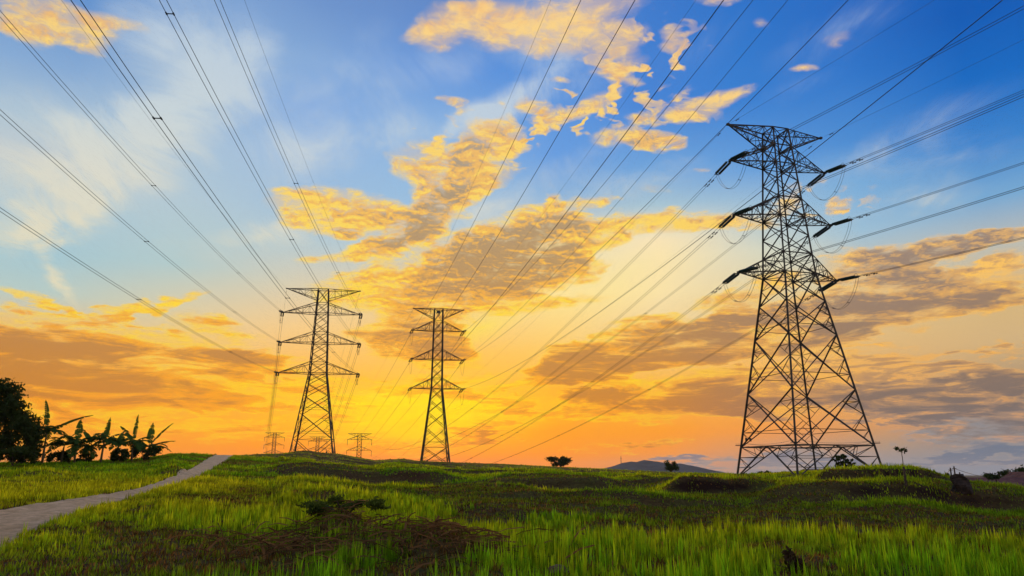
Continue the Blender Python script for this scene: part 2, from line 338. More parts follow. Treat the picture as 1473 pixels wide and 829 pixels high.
class MB:
    """collects bars, tubes and faces and links them as one mesh object"""
    def __init__(self): self.v = []; self.f = []
    def add(self, v, f):
        n = len(self.v); self.v += [tuple(p) for p in v]; self.f += [tuple(i + n for i in q) for q in f]
    def frame(self, a, b, up=None):
        a = Vector(a); b = Vector(b); d = (b - a).normalized()
        u = Vector(up) if up is not None else Vector((0, 0, 1))
        if abs(d.dot(u)) > 0.97: u = Vector((1, 0, 0)) if abs(d.x) < 0.9 else Vector((0, 1, 0))
        s = d.cross(u).normalized(); t = s.cross(d).normalized()
        return a, b, s, t
    def angle(self, a, b, w, up=None):
        """steel angle section"""
        a, b, s, t = self.frame(a, b, up); k = w * 0.22
        sec = [(-w/2, -w/2), (w/2, -w/2), (w/2, -w/2 + k), (-w/2 + k, -w/2 + k), (-w/2 + k, w/2), (-w/2, w/2)]
        vs = [p + s * x + t * y for p in (a, b) for x, y in sec]
        self.add(vs, [(i, (i + 1) % 6, (i + 1) % 6 + 6, i + 6) for i in range(6)] + [(5, 4, 3, 0), (3, 2, 1, 0), (6, 9, 10, 11), (6, 7, 8, 9)])
    def box(self, c, sx, sy, sz, rz=0.0):
        c = Vector(c); cr, sr = math.cos(rz), math.sin(rz); vs = []
        for z in (-sz/2, sz/2):
            for x, y in ((-sx/2, -sy/2), (sx/2, -sy/2), (sx/2, sy/2), (-sx/2, sy/2)):
                vs.append((c.x + x*cr - y*sr, c.y + x*sr + y*cr, c.z + z))
        self.add(vs, [(3,2,1,0),(4,5,6,7),(0,1,5,4),(1,2,6,5),(2,3,7,6),(3,0,4,7)])
    def tube(self, pts, rad, n=6, caps=True):
        pts = [Vector(p) for p in pts]; m = len(pts)
        rad = rad if isinstance(rad, (list, tuple)) else [rad] * m
        vs = []; ref = Vector((0, 0, 1))
        for i, p in enumerate(pts):
            d = (pts[min(i+1, m-1)] - pts[max(i-1, 0)]).normalized()
            if abs(d.dot(ref)) > 0.95: s = d.cross(Vector((1, 0, 0))).normalized()
            else: s = d.cross(ref).normalized()
            t = s.cross(d).normalized()
            for k in range(n):
                a = 2 * math.pi * k / n
                vs.append(p + (s * math.cos(a) + t * math.sin(a)) * rad[i])
        fs = [(i*n + k, i*n + (k+1) % n, (i+1)*n + (k+1) % n, (i+1)*n + k) for i in range(m-1) for k in range(n)]
        if caps: fs += [tuple(range(n))[::-1], tuple(range((m-1)*n, m*n))]
        self.add(vs, fs)
    def build(self, name, mat, parent=None, smooth=False):
        me = bpy.data.meshes.new(name); me.from_pydata(self.v, [], self.f); me.update()
        if smooth: me.polygons.foreach_set('use_smooth', [True] * len(me.polygons))
        me.materials.append(mat)
        o = bpy.data.objects.new(name, me); col.objects.link(o)
        if parent is not None: o.parent = parent
        return o

def mesh_np(name, V, faces_list, mat, kind=None, colors=None, parent=None, smooth=False):
    """V (n,3); faces_list = list of int arrays (m,k); colors per vertex"""
    me = bpy.data.meshes.new(name)
    loops = np.concatenate([f.ravel() for f in faces_list]).astype(np.int32)
    sizes = np.concatenate([np.full(len(f), f.shape[1], np.int32) for f in faces_list])
    starts = np.concatenate([[0], np.cumsum(sizes)[:-1]]).astype(np.int32)
    me.vertices.add(len(V)); me.vertices.foreach_set('co', np.asarray(V, np.float32).ravel())
    me.loops.add(len(loops)); me.loops.foreach_set('vertex_index', loops)
    me.polygons.add(len(sizes)); me.polygons.foreach_set('loop_start', starts); me.polygons.foreach_set('loop_total', sizes)
    if smooth: me.polygons.foreach_set('use_smooth', np.ones(len(sizes), bool))
    me.update(calc_edges=True)
    if colors is not None:
        at = me.attributes.new('tint', 'FLOAT_COLOR', 'POINT')
        c4 = np.ones((len(V), 4), np.float32); c4[:, :3] = colors
        at.data.foreach_set('color', c4.ravel())
    me.materials.append(mat)
    o = bpy.data.objects.new(name, me); col.objects.link(o)
    if parent is not None: o.parent = parent
    if kind: o['kind'] = kind
    return o

# ------------------------------------------------------------------ materials
def new_mat(name):
    m = bpy.data.materials.new(name); m.use_nodes = True
    nt = m.node_tree; b = nt.nodes['Principled BSDF']
    return m, nt, b
def simple_mat(name, rgb, rough=0.6, metal=0.0, vary=0.25, scale=3.0, spec=0.3):
    m, nt, b = new_mat(name)
    n = nt.nodes.new('ShaderNodeTexNoise'); n.inputs['Scale'].default_value = scale; n.inputs['Detail'].default_value = 5
    tcn = nt.nodes.new('ShaderNodeTexCoord'); nt.links.new(tcn.outputs['Object'], n.inputs['Vector'])
    r = nt.nodes.new('ShaderNodeValToRGB')
    r.color_ramp.elements[0].position = 0.3; r.color_ramp.elements[1].position = 0.7
    r.color_ramp.elements[0].color = (*[c * (1 - vary) for c in rgb], 1)
    r.color_ramp.elements[1].color = (*[min(1, c * (1 + vary)) for c in rgb], 1)
    nt.links.new(n.outputs['Fac'], r.inputs[0]); nt.links.new(r.outputs[0], b.inputs['Base Color'])
    b.inputs['Roughness'].default_value = rough; b.inputs['Metallic'].default_value = metal
    b.inputs['Specular IOR Level'].default_value = spec
    return m
def leaf_mat(name, rgb=None, trans=0.4, vary=0.35):
    """leaf or grass blade: diffuse and translucent, tint from the mesh's own plant colours when rgb is None"""
    m = bpy.data.materials.new(name); m.use_nodes = True; nt = m.node_tree; nt.nodes.clear()
    out = nt.nodes.new('ShaderNodeOutputMaterial'); mx = nt.nodes.new('ShaderNodeMixShader'); mx.inputs[0].default_value = trans
    d = nt.nodes.new('ShaderNodeBsdfDiffuse'); t = nt.nodes.new('ShaderNodeBsdfTranslucent')
    if rgb is None:
        a = nt.nodes.new('ShaderNodeAttribute'); a.attribute_name = 'tint'; c = a.outputs['Color']
    else:
        n = nt.nodes.new('ShaderNodeTexNoise'); n.inputs['Scale'].default_value = 1.2; n.inputs['Detail'].default_value = 3
        tcn = nt.nodes.new('ShaderNodeTexCoord'); nt.links.new(tcn.outputs['Object'], n.inputs['Vector'])
        r = nt.nodes.new('ShaderNodeValToRGB'); r.color_ramp.elements[0].position = 0.3; r.color_ramp.elements[1].position = 0.7
        r.color_ramp.elements[0].color = (*[q * (1 - vary) for q in rgb], 1); r.color_ramp.elements[1].color = (*[q * (1 + vary) for q in rgb], 1)
        nt.links.new(n.outputs['Fac'], r.inputs[0]); c = r.outputs[0]
    nt.links.new(c, d.inputs[0]); nt.links.new(c, t.inputs[0])
    nt.links.new(d.outputs[0], mx.inputs[1]); nt.links.new(t.outputs[0], mx.inputs[2]); nt.links.new(mx.outputs[0], out.inputs[0])
    return m
M_STEEL = simple_mat('galvanised_steel', (0.055, 0.055, 0.045), 0.6, 0.2, 0.3, 1.5)
M_CABLE = simple_mat('aluminium_cable', (0.05, 0.05, 0.05), 0.55, 0.3, 0.2, 2.0)
M_GLASS = simple_mat('insulator_glaze', (0.02, 0.06, 0.045), 0.25, 0.0, 0.3, 6.0, 0.5)
M_CONC = simple_mat('weathered_concrete', (0.22, 0.20, 0.17), 0.9, 0.0, 0.3, 2.0)
M_WOOD = simple_mat('old_wood', (0.06, 0.045, 0.03), 0.9, 0.0, 0.4, 8.0)
M_BARK = simple_mat('bark', (0.07, 0.05, 0.035), 0.95, 0.0, 0.4, 6.0)
M_GRASS = leaf_mat('grass_blades', None, 0.45)

# ------------------------------------------------------------------ terrain
def lattice(seed, n=256):
    return np.random.default_rng(seed).random((n, n))
_L = {}
def vnoise(x, y, seed=0):
    if seed not in _L: _L[seed] = lattice(seed)
    L = _L[seed]; xi = np.floor(x).astype(int); yi = np.floor(y).astype(int)
    fx = x - xi; fy = y - yi; fx = fx*fx*(3-2*fx); fy = fy*fy*(3-2*fy)
    a = L[xi & 255, yi & 255]; b = L[(xi+1) & 255, yi & 255]; c = L[xi & 255, (yi+1) & 255]; d = L[(xi+1) & 255, (yi+1) & 255]
    return (a*(1-fx)+b*fx)*(1-fy) + (c*(1-fx)+d*fx)*fy - 0.5
def fbm(x, y, seed=0, o=4):
    s = 0; a = 1
    for i in range(o):
        s = s + a * vnoise(x * 2**i + 13.7*i, y * 2**i + 7.3*i, seed + i); a *= 0.5
    return s
def sst(t):
    t = np.clip(t, 0, 1); return t*t*(3-2*t)

SIL = [(-500,672),(-200,668),(0,666),(60,666),(120,664),(180,662),(215,659),(245,653),(290,654),(340,655),(380,653),(410,652),(428,649),(445,648),(460,651),(480,652),
       (500,655),(520,659),(540,662),(560,661),(580,660),(600,663),(650,665),(736,668),(790,671),(860,674),(960,679),(1040,682),(1064,683.5),(1110,681),(1150,679),(1180,678),
       (1230,677),(1260,675.5),(1310,675),(1335,679),(1350,684),(1368,690),(1400,696),(1430,700),(1473,705),(1600,708),(2000,712)]
_su = np.array([px_ray(*p)[0] for p in SIL]); _sv = np.array([px_ray(*p)[2] for p in SIL])
_du = np.array([-1.1,-.8,-.7,-.55,-.45,-.38,-.3,-.26,-.1,0,.1,.2,.3,.39,.5,.6,.75,1.1])
_dd = np.array([70,76,80,88,98,112,145,168,190,172,152,128,104,99,96,88,92,92.])
EYE = 1.62
def bump(u, d, u0, d0, su, sd, h):
    return h * np.exp(-((u-u0)/su)**2 - ((d-d0)/sd)**2)
def pu(px): return px_ray(px, 690)[0]
ROADLINE = None
def road_calm(x, y):
    if ROADLINE is None: return 0.0 * x
    m = np.zeros(np.shape(x)); near = (np.arctan2(x, y) < -0.30) & (y > 5) & (y < 150)
    if not near.any(): return m + 1.0
    xs, ys = x[near], y[near]; best = np.full(xs.shape, 1e9)
    for (px_, py_) in ROADLINE: best = np.minimum(best, (xs - px_) ** 2 + (ys - py_) ** 2)
    m[:] = 1.0; m[near] = sst((np.sqrt(best) - 4.5) / 8.0)
    return m
def terrain(x, y):
    shp = np.shape(x); x = np.atleast_1d(np.asarray(x, float)); y = np.atleast_1d(np.asarray(y, float))
    az = np.arctan2(x, y); r = np.hypot(x, y)
    azc = np.clip(az, -0.82, 0.82); u = np.tan(azc); d = r * np.cos(azc)
    Dc = np.interp(u, _du, _dd); tv = np.interp(u, _su, _sv)
    front = sst((1.3 - np.abs(az)) / 0.45)                     # behind the viewer the ground runs level
    Hc = Dc * tv
    t = np.clip((d - 9) / (Dc - 9), 0, None)
    s = np.where(t < 1, t - 0.10 * np.sin(np.pi * np.clip(t, 0, 1)), 1)
    z = -EYE + (Hc + EYE) * s * front
    low = -13.0
    drop = (Hc * front - low) * (1 - np.exp(-np.clip(d - Dc, 0, None) ** 1.25 / 260.0))
    z = np.where(d > Dc, -EYE*(1-front) + Hc*front - drop * np.where(d > Dc, 1, 0), z)
    # unevenness, fading out near the crest line
    amp = np.clip((d - 6) / 25, 0, 1) * np.clip((Dc - d) / (0.25 * Dc), 0.06, 1) * (d < Dc * 1.6) * front
    calm = road_calm(x, y)
    z = z + calm * amp * (0.60 * fbm(x / 14.0, y / 11.0, 1, 4) + 0.34 * fbm(x / 3.6, y / 3.0, 5, 3))
    z = z + calm * 0.22 * fbm(x / 1.7, y / 1.7, 9, 3) * np.clip(1 - d / 60, 0, 1)
    # terrace banks facing the viewer
    def bank(u0, u1, dist, h, w, seed):
        m = sst((u - u0) / 0.06) * sst((u1 - u) / 0.06)
        dd = dist + 3.0 * fbm(u * 6, u * 0 + 3.3, seed, 3)
        return m * h * (sst((d - dd) / w + 0.5) - sst((d - dd - 4) / 22.0))
    z = z + bank(0.38, 1.2, 40, 1.0, 0.8, 21) + bank(0.12, 0.34, 60, 0.6, 1.0, 22) + bank(-.06, .16, 52, 0.7, 1.6, 23) + bank(.17, .36, 39, .9, 1.5, 25) + bank(-.35, -.05, 62, .5, 1.4, 27) + bank(-.22, .1, 84, .55, 1.6, 28) + bank(.02, .25, 76, .4, 1.6, 29)
    z = z + bank(-0.1, 1.2, 33, 0.22, 1.2, 24) + bank(0.30, 1.2, 34.5, 0.5, 1.4, 26)
    # mounds
    z = z + bump(u, d, pu(1290), 70, .035, 5.0, .35)
    z = z + bump(u, d, pu(495), 18.4, .045, 1.7, .42) + bump(u, d, pu(600), 16, .07, 1.4, .32) + bump(u, d, pu(660), 14.4, .05, 1.3, .25)
    z = z + bump(u, d, pu(1045), 24, .02, 1.2, .25) + bump(u, d, pu(1195), 26, .025, 1.4, .22)
    z = z + bump(u, d, pu(250), 55, .02, 2.5, .4) + bump(u, d, pu(60), 52, .04, 3, .4)
    z = np.where((d < Dc) & (d > 20) & (np.abs(az) < 0.82), np.minimum(z, d * tv + 0.04), z)
    return z.reshape(shp)
def hit(px, py, dmax=400.0):
    """where the view ray of a photo pixel meets the ground"""
    x, _, z = px_ray(px, py)
    d = np.linspace(5, dmax, 6000)
    g = terrain(x * d, d) - z * d
    i = int(np.argmax(g > 0)) if (g > 0).any() else len(d) - 1
    return Vector((x * d[i], d[i], float(terrain(x * d[i], d[i]))))
def ground(x, y): return float(terrain(np.array(x), np.array(y)))

# dirt road: both edges
R_UP = [(-60,735),(0,730),(60,724),(100,719),(150,712),(190,704),(220,697),(245,688),(270,676),(285,668),(296,660),(303,657)]
R_LO = [(-60,830),(0,780),(40,764),(62,747),(100,736),(130,729),(170,721),(200,715),(235,706),(262,697),(285,687),(305,676),(322,665),(336,657)]
def edge_pts(E, n=60):
    P = [hit(*p) for p in E]
    P = np.array([(p.x, p.y) for p in P])
    # carry on over the crest
    dv = P[-1] - P[-2]; dv = dv / np.linalg.norm(dv)
    P = np.vstack([P, P[-1] + dv * 12, P[-1] + dv * 30])
    s = np.concatenate([[0], np.cumsum(np.hypot(*np.diff(P, axis=0).T))]); q = np.linspace(0, 1, n) * s[-1]
    return np.stack([np.interp(q, s, P[:, 0]), np.interp(q, s, P[:, 1])], 1)
RU = edge_pts(R_UP); RL = edge_pts(R_LO)
def smooth_line(P, k=5):
    for _ in range(k):
        Q_ = P.copy(); Q_[1:-1] = (P[:-2] + 2*P[1:-1] + P[2:]) / 4; P = Q_
    return P
RU = smooth_line(RU, 14); RL = smooth_line(RL, 14)
ROADLINE = [tuple(p) for p in np.vstack([RU, RL, (RU + RL) / 2])]
def on_road(x, y, grow=0.0):
    m = np.zeros(np.shape(x), bool)
    cx_ = (RU + RL) / 2
    U = cx_ + (RU - cx_) * (1 + grow); Lw = cx_ + (RL - cx_) * (1 + grow)
    for i in range(len(RU) - 1):
        q = [U[i], U[i+1], Lw[i+1], Lw[i]]
        lo = np.min(q, 0); hi = np.max(q, 0)
        k = np.nonzero((x > lo[0]) & (x < hi[0]) & (y > lo[1]) & (y < hi[1]) & ~m)[0] if np.ndim(x) == 1 else None
        if k is None or len(k) == 0: continue
        xx = x[k]; yy = y[k]; s = np.zeros((4, len(k)))
        for j in range(4):
            a = q[j]; b = q[(j+1) % 4]; s[j] = (b[0]-a[0])*(yy-a[1]) - (b[1]-a[1])*(xx-a[0])
        m[k] = (s >= 0).all(0) | (s <= 0).all(0)
    return m

# ground sheet: rings round the viewer out to the horizon
az_f = np.radians(np.arange(-52, 52.01, 0.25)); az_b = np.radians(np.arange(56, 304.01, 4.0))
AZS = np.concatenate([az_f, az_b]); RS = np.concatenate([[0.3, 1, 2, 3, 4], np.geomspace(5, 260, 330), np.geomspace(275, 5200, 56)])
A, R = np.meshgrid(AZS, RS)
GX = (R * np.sin(A)).ravel(); GY = (R * np.cos(A)).ravel()
GZ = terrain(GX, GY)
rd = on_road(GX, GY, 0.05)
GZ = np.where(rd, GZ - 0.10, GZ)
na = len(AZS); nr = len(RS)
ii, jj = np.meshgrid(np.arange(nr - 1), np.arange(na), indexing='ij')
qa = (ii * na + jj).ravel(); qb = (ii * na + (jj + 1) % na).ravel()
faces = np.stack([qa, qb, qb + na, qa + na], 1)

M_GROUND, nt, b = new_mat('meadow_soil')
tcn = nt.nodes.new('ShaderNodeTexCoord')
def gn(scale, det=5, rough=0.6):
    n = nt.nodes.new('ShaderNodeTexNoise'); n.inputs['Scale'].default_value = scale; n.inputs['Detail'].default_value = det; n.inputs['Roughness'].default_value = rough
    nt.links.new(tcn.outputs['Object'], n.inputs['Vector']); return n.outputs['Fac']
r1 = nt.nodes.new('ShaderNodeValToRGB'); e = r1.color_ramp
e.elements[0].position = 0.35; e.elements[0].color = (0.070, 0.066, 0.014, 1); e.elements[1].position = 0.62; e.elements[1].color = (0.075, 0.042, 0.015, 1)
nt.links.new(gn(0.25), r1.inputs[0])
r2 = nt.nodes.new('ShaderNodeValToRGB'); e = r2.color_ramp
e.elements[0].position = 0.3; e.elements[0].color = (0.5, 0.5, 0.5, 1); e.elements[1].position = 0.7; e.elements[1].color = (1.5, 1.5, 1.5, 1)
nt.links.new(gn(6.0), r2.inputs[0])
mxn = nt.nodes.new('ShaderNodeMix'); mxn.data_type = 'RGBA'; mxn.blend_type = 'MULTIPLY'; mxn.inputs[0].default_value = 1
nt.links.new(r1.outputs[0], mxn.inputs[6]); nt.links.new(r2.outputs[0], mxn.inputs[7])
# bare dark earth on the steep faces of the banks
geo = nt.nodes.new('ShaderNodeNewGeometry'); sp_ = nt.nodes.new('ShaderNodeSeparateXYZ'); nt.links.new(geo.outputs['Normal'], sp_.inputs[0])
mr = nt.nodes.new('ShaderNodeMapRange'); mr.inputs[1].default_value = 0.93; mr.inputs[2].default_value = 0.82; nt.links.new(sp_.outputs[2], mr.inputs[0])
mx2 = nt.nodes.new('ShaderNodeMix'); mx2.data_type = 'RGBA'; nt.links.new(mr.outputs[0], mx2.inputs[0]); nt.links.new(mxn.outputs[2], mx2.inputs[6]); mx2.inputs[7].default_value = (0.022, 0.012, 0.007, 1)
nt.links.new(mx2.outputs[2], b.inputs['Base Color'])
b.inputs['Roughness'].default_value = 1.0; b.inputs['Specular IOR Level'].default_value = 0.05
bm_ = nt.nodes.new('ShaderNodeBump'); bm_.inputs['Strength'].default_value = 0.7; bm_.inputs['Distance'].default_value = 0.15
nt.links.new(gn(4.0, 6), bm_.inputs['Height']); nt.links.new(bm_.outputs[0], b.inputs['Normal'])
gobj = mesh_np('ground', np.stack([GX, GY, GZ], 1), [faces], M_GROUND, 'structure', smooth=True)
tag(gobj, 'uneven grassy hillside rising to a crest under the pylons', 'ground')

# road sheet
M_ROAD, nt, b = new_mat('dirt_road')
tcn = nt.nodes.new('ShaderNodeTexCoord')
r1 = nt.nodes.new('ShaderNodeValToRGB'); e = r1.color_ramp
e.elements[0].position = 0.3; e.elements[0].color = (0.60, 0.40, 0.20, 1); e.elements[1].position = 0.72; e.elements[1].color = (0.90, 0.66, 0.40, 1)
nt.links.new(gn(0.9, 8, 0.75), r1.inputs[0])
r2 = nt.nodes.new('ShaderNodeValToRGB'); e = r2.color_ramp
e.elements[0].position = 0.38; e.elements[0].color = (0.55, 0.5, 0.42, 1); e.elements[1].position = 0.6; e.elements[1].color = (1.1, 1.08, 1.02, 1)
nt.links.new(gn(3.2, 9, 0.78), r2.inputs[0])
mxn = nt.nodes.new('ShaderNodeMix'); mxn.data_type = 'RGBA'; mxn.blend_type = 'MULTIPLY'; mxn.inputs[0].default_value = 0.8
nt.links.new(r1.outputs[0], mxn.inputs[6]); nt.links.new(r2.outputs[0], mxn.inputs[7]); nt.links.new(mxn.outputs[2], b.inputs['Base Color'])
b.inputs['Roughness'].default_value = 0.95; b.inputs['Specular IOR Level'].default_value = 0.1
bm_ = nt.nodes.new('ShaderNodeBump'); bm_.inputs['Strength'].default_value = 1.0; bm_.inputs['Distance'].default_value = 0.2
nt.links.new(gn(5.0, 8, 0.7), bm_.inputs['Height']); nt.links.new(bm_.outputs[0], b.inputs['Normal'])
def resample(P, n):
    s = np.linspace(0, 1, len(P)); q = np.linspace(0, 1, n)
    return np.stack([np.interp(q, s, P[:, 0]), np.interp(q, s, P[:, 1])], 1)
U2 = resample(RU, 240); L2 = resample(RL, 240)
jit = lambda seed: (fbm(np.arange(240) * 0.35, np.zeros(240) + seed, 31, 4) * 0.16)
k = np.linspace(0, 1, 13)[None, :, None]
c0 = U2 + (U2 - L2) * jit(1)[:, None]; c1 = L2 + (L2 - U2) * jit(2)[:, None]
PR = c0[:, None] * (1 - k) + c1[:, None] * k
zz = terrain(PR[..., 0], PR[..., 1]); kk = k[..., 0]
prof = -0.05 * (np.exp(-((kk - .28) / .09) ** 2) + np.exp(-((kk - .72) / .09) ** 2)) + 0.02 - 0.12 * (np.abs(kk - .5) > .49)
zz = zz + prof
ii, jj = np.meshgrid(np.arange(239), np.arange(12), indexing='ij'); q0 = (ii * 13 + jj).ravel()
ro = mesh_np('dirt_road', np.concatenate([PR, zz[..., None]], 2).reshape(-1, 3), [np.stack([q0, q0 + 1, q0 + 14, q0 + 13], 1)], M_ROAD, 'structure', smooth=True)
tag(ro, 'pale dirt road curving up to the crest on the left', 'road')

# ------------------------------------------------------------------ grass
EDGE_PX = [(330,688),(400,699),(500,714),(600,725),(740,738),(900,749),(1000,758),(1100,766),(1200,771),(1300,776),(1473,786)]
_eh = np.array([(h_.x / h_.y, h_.y) for h_ in (hit(*p_) for p_ in EDGE_PX)])
_eu = np.concatenate([[-.9, -.55], _eh[:, 0], [.9]]); _ed = np.concatenate([[50, 48], np.convolve(np.pad(_eh[:, 1], 1, mode='edge'), [.25,.5,.25], 'valid'), _eh[-1:, 1]])
def slope(x, y, e=0.35):
    r = np.hypot(x, y) + 1e-6
    return (terrain(x + e * x / r, y + e * y / r) - terrain(x, y)) / e
def grass_zone(n, per, d0, d1, umax, power, hfun, wfun, spread, seed, segs, lean=0.25, litter=False):
    """n tufts of `per` blades each"""
    g = np.random.default_rng(seed)
    d = (d0 ** power + (d1 ** power - d0 ** power) * g.random(n)) ** (1 / power)
    u = (g.random(n) * 2 - 1) * umax
    x = u * d; y = d
    Dc = np.interp(u, _du, _dd)
    sl = slope(x, y)
    keep = ~(on_road(x, y, 0.04) & ~((g.random(n) < 0.25) & ~on_road(x, y, -0.22))) & (d < Dc * 1.12 + 4) & ((sl < 0.27) | (g.random(n) < 0.12))
    p1 = fbm(x / 6.0, y / 4.0, 41, 4); p2 = fbm(x / 16.0 + 9, y / 9.0, 51, 4); p3 = fbm(x / 1.5, y / 1.2, 61, 3)
    edge = np.interp(u, _eu, _ed) + 2.5 * fbm(u * 6, u * 0, 71, 3)
    young = sst((edge - d) / 4.0 + .5)                      # tall young growth in front, short brown turf beyond
    left = sst((-0.30 - u) / 0.1) * sst((d - 30) / 10)
    lush = np.clip(young * (0.98 + 1.5 * p1) + left * (0.45 + p1 * 1.5) + (1 - young) * (0.58 + 1.5 * p2 + 1.0 * p1), 0, 1)
    heap = np.exp(-((u - pu(500)) / .05) ** 2 - ((d - 18.4) / 1.6) ** 2) + .7 * np.exp(-((u - pu(600)) / .09) ** 2 - ((d - 15.9) / 1.5) ** 2) + .8 * np.exp(-((u - pu(665)) / .05) ** 2 - ((d - 14.2) / 1.1) ** 2)
    heap += .6 * np.exp(-((u - pu(440)) / .06) ** 2 - ((d - 14.0) / 0.9) ** 2) + .8 * np.exp(-((u - pu(1045)) / .03) ** 2 - ((d - 24) / 1.0) ** 2)
    lush = np.clip(lush - 0.35 * heap - 1.0 * sst((p3 - .03) / .26), 0, 1)
    if not litter: keep &= g.random(n) < 0.16 + 0.95 * lush
    x, y, d, u, young, lush, p2, heap, sl = [q[keep] for q in (x, y, d, u, young, lush, p2, heap, sl)]
    n = len(x); q = g.random(n)
    green = np.array([0.16, 0.39, 0.008]); ygreen = np.array([0.52, 0.53, 0.010]); dry = np.array([0.24, 0.125, 0.030]); dark = np.array([0.140, 0.180, 0.012])
    yl = np.clip(0.42 + 1.0 * p2 + 0.6 * (q - .5) + 0.40 * sst((d - 15) / 12) * young - .12 * (1 - young), 0, 1)[:, None]
    cg = green * (1 - yl) + ygreen * yl
    pd = np.clip(0.66 - 0.85 * lush, 0.03, 0.85)
    isdry = (g.random(n) < (np.clip(pd * .75 + .18 * young, 0, .9) if litter else pd * .55))
    cdry = dry * (0.3 + 1.0 * g.random(n))[:, None]
    cc = np.where(isdry[:, None], cdry, cg * (0.15 + 0.95 * lush)[:, None] + dark * (1 - lush)[:, None])
    cc = cc * (0.40 + 1.0 * g.random(n))[:, None]
    tall = young * (0.30 + 0.70 * sst((u + 0.56) / 0.26))
    h0 = hfun(d, lush, g.random(n), tall, isdry)
    rep = lambda q_: np.repeat(q_, per, 0)
    x, y, d, cc, h0, isdry = rep(x), rep(y), rep(d), rep(cc), rep(h0), rep(isdry); n = len(x)
    sp = spread * (0.5 + 0.5 * np.clip(d / 20, .6, 3))
    x = x + g.normal(size=n) * sp; y = y + g.normal(size=n) * sp
    ok = ~on_road(x, y, -0.16); x, y, d, cc, h0, isdry = x[ok], y[ok], d[ok], cc[ok], h0[ok], isdry[ok]; n = len(x)
    cc = cc * (0.75 + 0.5 * g.random(n))[:, None]
    h = h0 * (0.45 + 0.65 * g.random(n)); w = wfun(d, g.random(n))
    z = terrain(x, y)
    th = g.random(n) * 2 * np.pi; ln = np.where(isdry, 0.9, lean) * g.random(n) ** 1.5 * h
    fa = g.random(n) * np.pi
    wx, wy = np.cos(fa) * w / 2, np.sin(fa) * w / 2 * 0.6
    rows = []
    for k in range(segs):
        f = k / segs; bend = f ** 1.7
        wk = 1 - f * 0.35
        for s in (-1, 1):
            rows.append(np.stack([x + np.cos(th) * ln * bend + s * wx * wk, y + np.sin(th) * ln * bend + s * wy * wk, z - 0.03 + h * f], 1))
    rows.append(np.stack([x + np.cos(th) * ln, y + np.sin(th) * ln, z + h * np.where(isdry, .75, 1)], 1))
    m = 2 * segs + 1
    V = np.stack(rows, 1).reshape(-1, 3)
    base_i = (np.arange(n) * m)[:, None]
    F = []
    for k in range(segs - 1):
        F.append(base_i + np.array([[2*k, 2*k+1, 2*k+3, 2*k+2]]))
    F.append(base_i + np.array([[2*segs-2, 2*segs-1, 2*segs]]))
    return V, F, np.repeat(cc, m, 0)
def build_grass(name, zones, label):
    Vs, F3, F4, Cs, off = [], [], [], [], 0
    for V, F, c in zones:
        for f in F: (F4 if f.shape[1] == 4 else F3).append(f + off)
        Vs.append(V); Cs.append(c); off += len(V)
    fl = ([np.concatenate(F4)] if F4 else []) + [np.concatenate(F3)]
    o = mesh_np(name, np.concatenate(Vs), fl, M_GRASS, 'stuff', np.concatenate(Cs))
    return tag(o, label, 'grass', None, 'stuff')
h_near = lambda d, l, r, y, dr: np.where(dr, 0.08 + 0.20 * r, 0.07 + (0.08 + 0.34 * l) * (0.22 + 0.95 * r * r)) * (0.40 + 0.60 * y)
h_low = lambda d, l, r, y, dr: 0.05 + 0.10 * r
h_mid = lambda d, l, r, y, dr: (0.06 + 0.16 * l + 0.20 * r ** 3) * np.where(dr, 0.8, 1)
zones = [
 grass_zone(25000, 7, 9, 36, 0.80, 1.25, h_near, lambda d, r: 0.009 + 0.0009 * d * (0.5 + r), 0.05, 101, 3, 0.22),
 grass_zone(34000, 6, 9, 45, 0.80, 1.1, h_low, lambda d, r: 0.012 + 0.0010 * d * (0.5 + r), 0.10, 102, 2, 1.0, True),
 grass_zone(62000, 7, 24, 112, 0.82, 1.0, h_mid, lambda d, r: 0.015 + 0.0010 * d * (0.5 + r), 0.10, 103, 2, 0.5),
 grass_zone(40000, 5, 30, 112, 0.82, 1.0, h_low, lambda d, r: 0.03 + 0.0016 * d * (0.5 + r), 0.25, 105, 1, 0.9, True),
 grass_zone(24000, 5, 85, 215, 0.80, 1.0, lambda d, l, r, y, dr: 0.07 + 0.22 * r ** 2.5, lambda d, r: 0.04 + 0.0008 * d * (0.5 + r), 0.16, 104, 1, 0.5, True),
]
build_grass('grass', zones, 'grass covering the hillside, tall and bright green in front, short and brownish beyond')

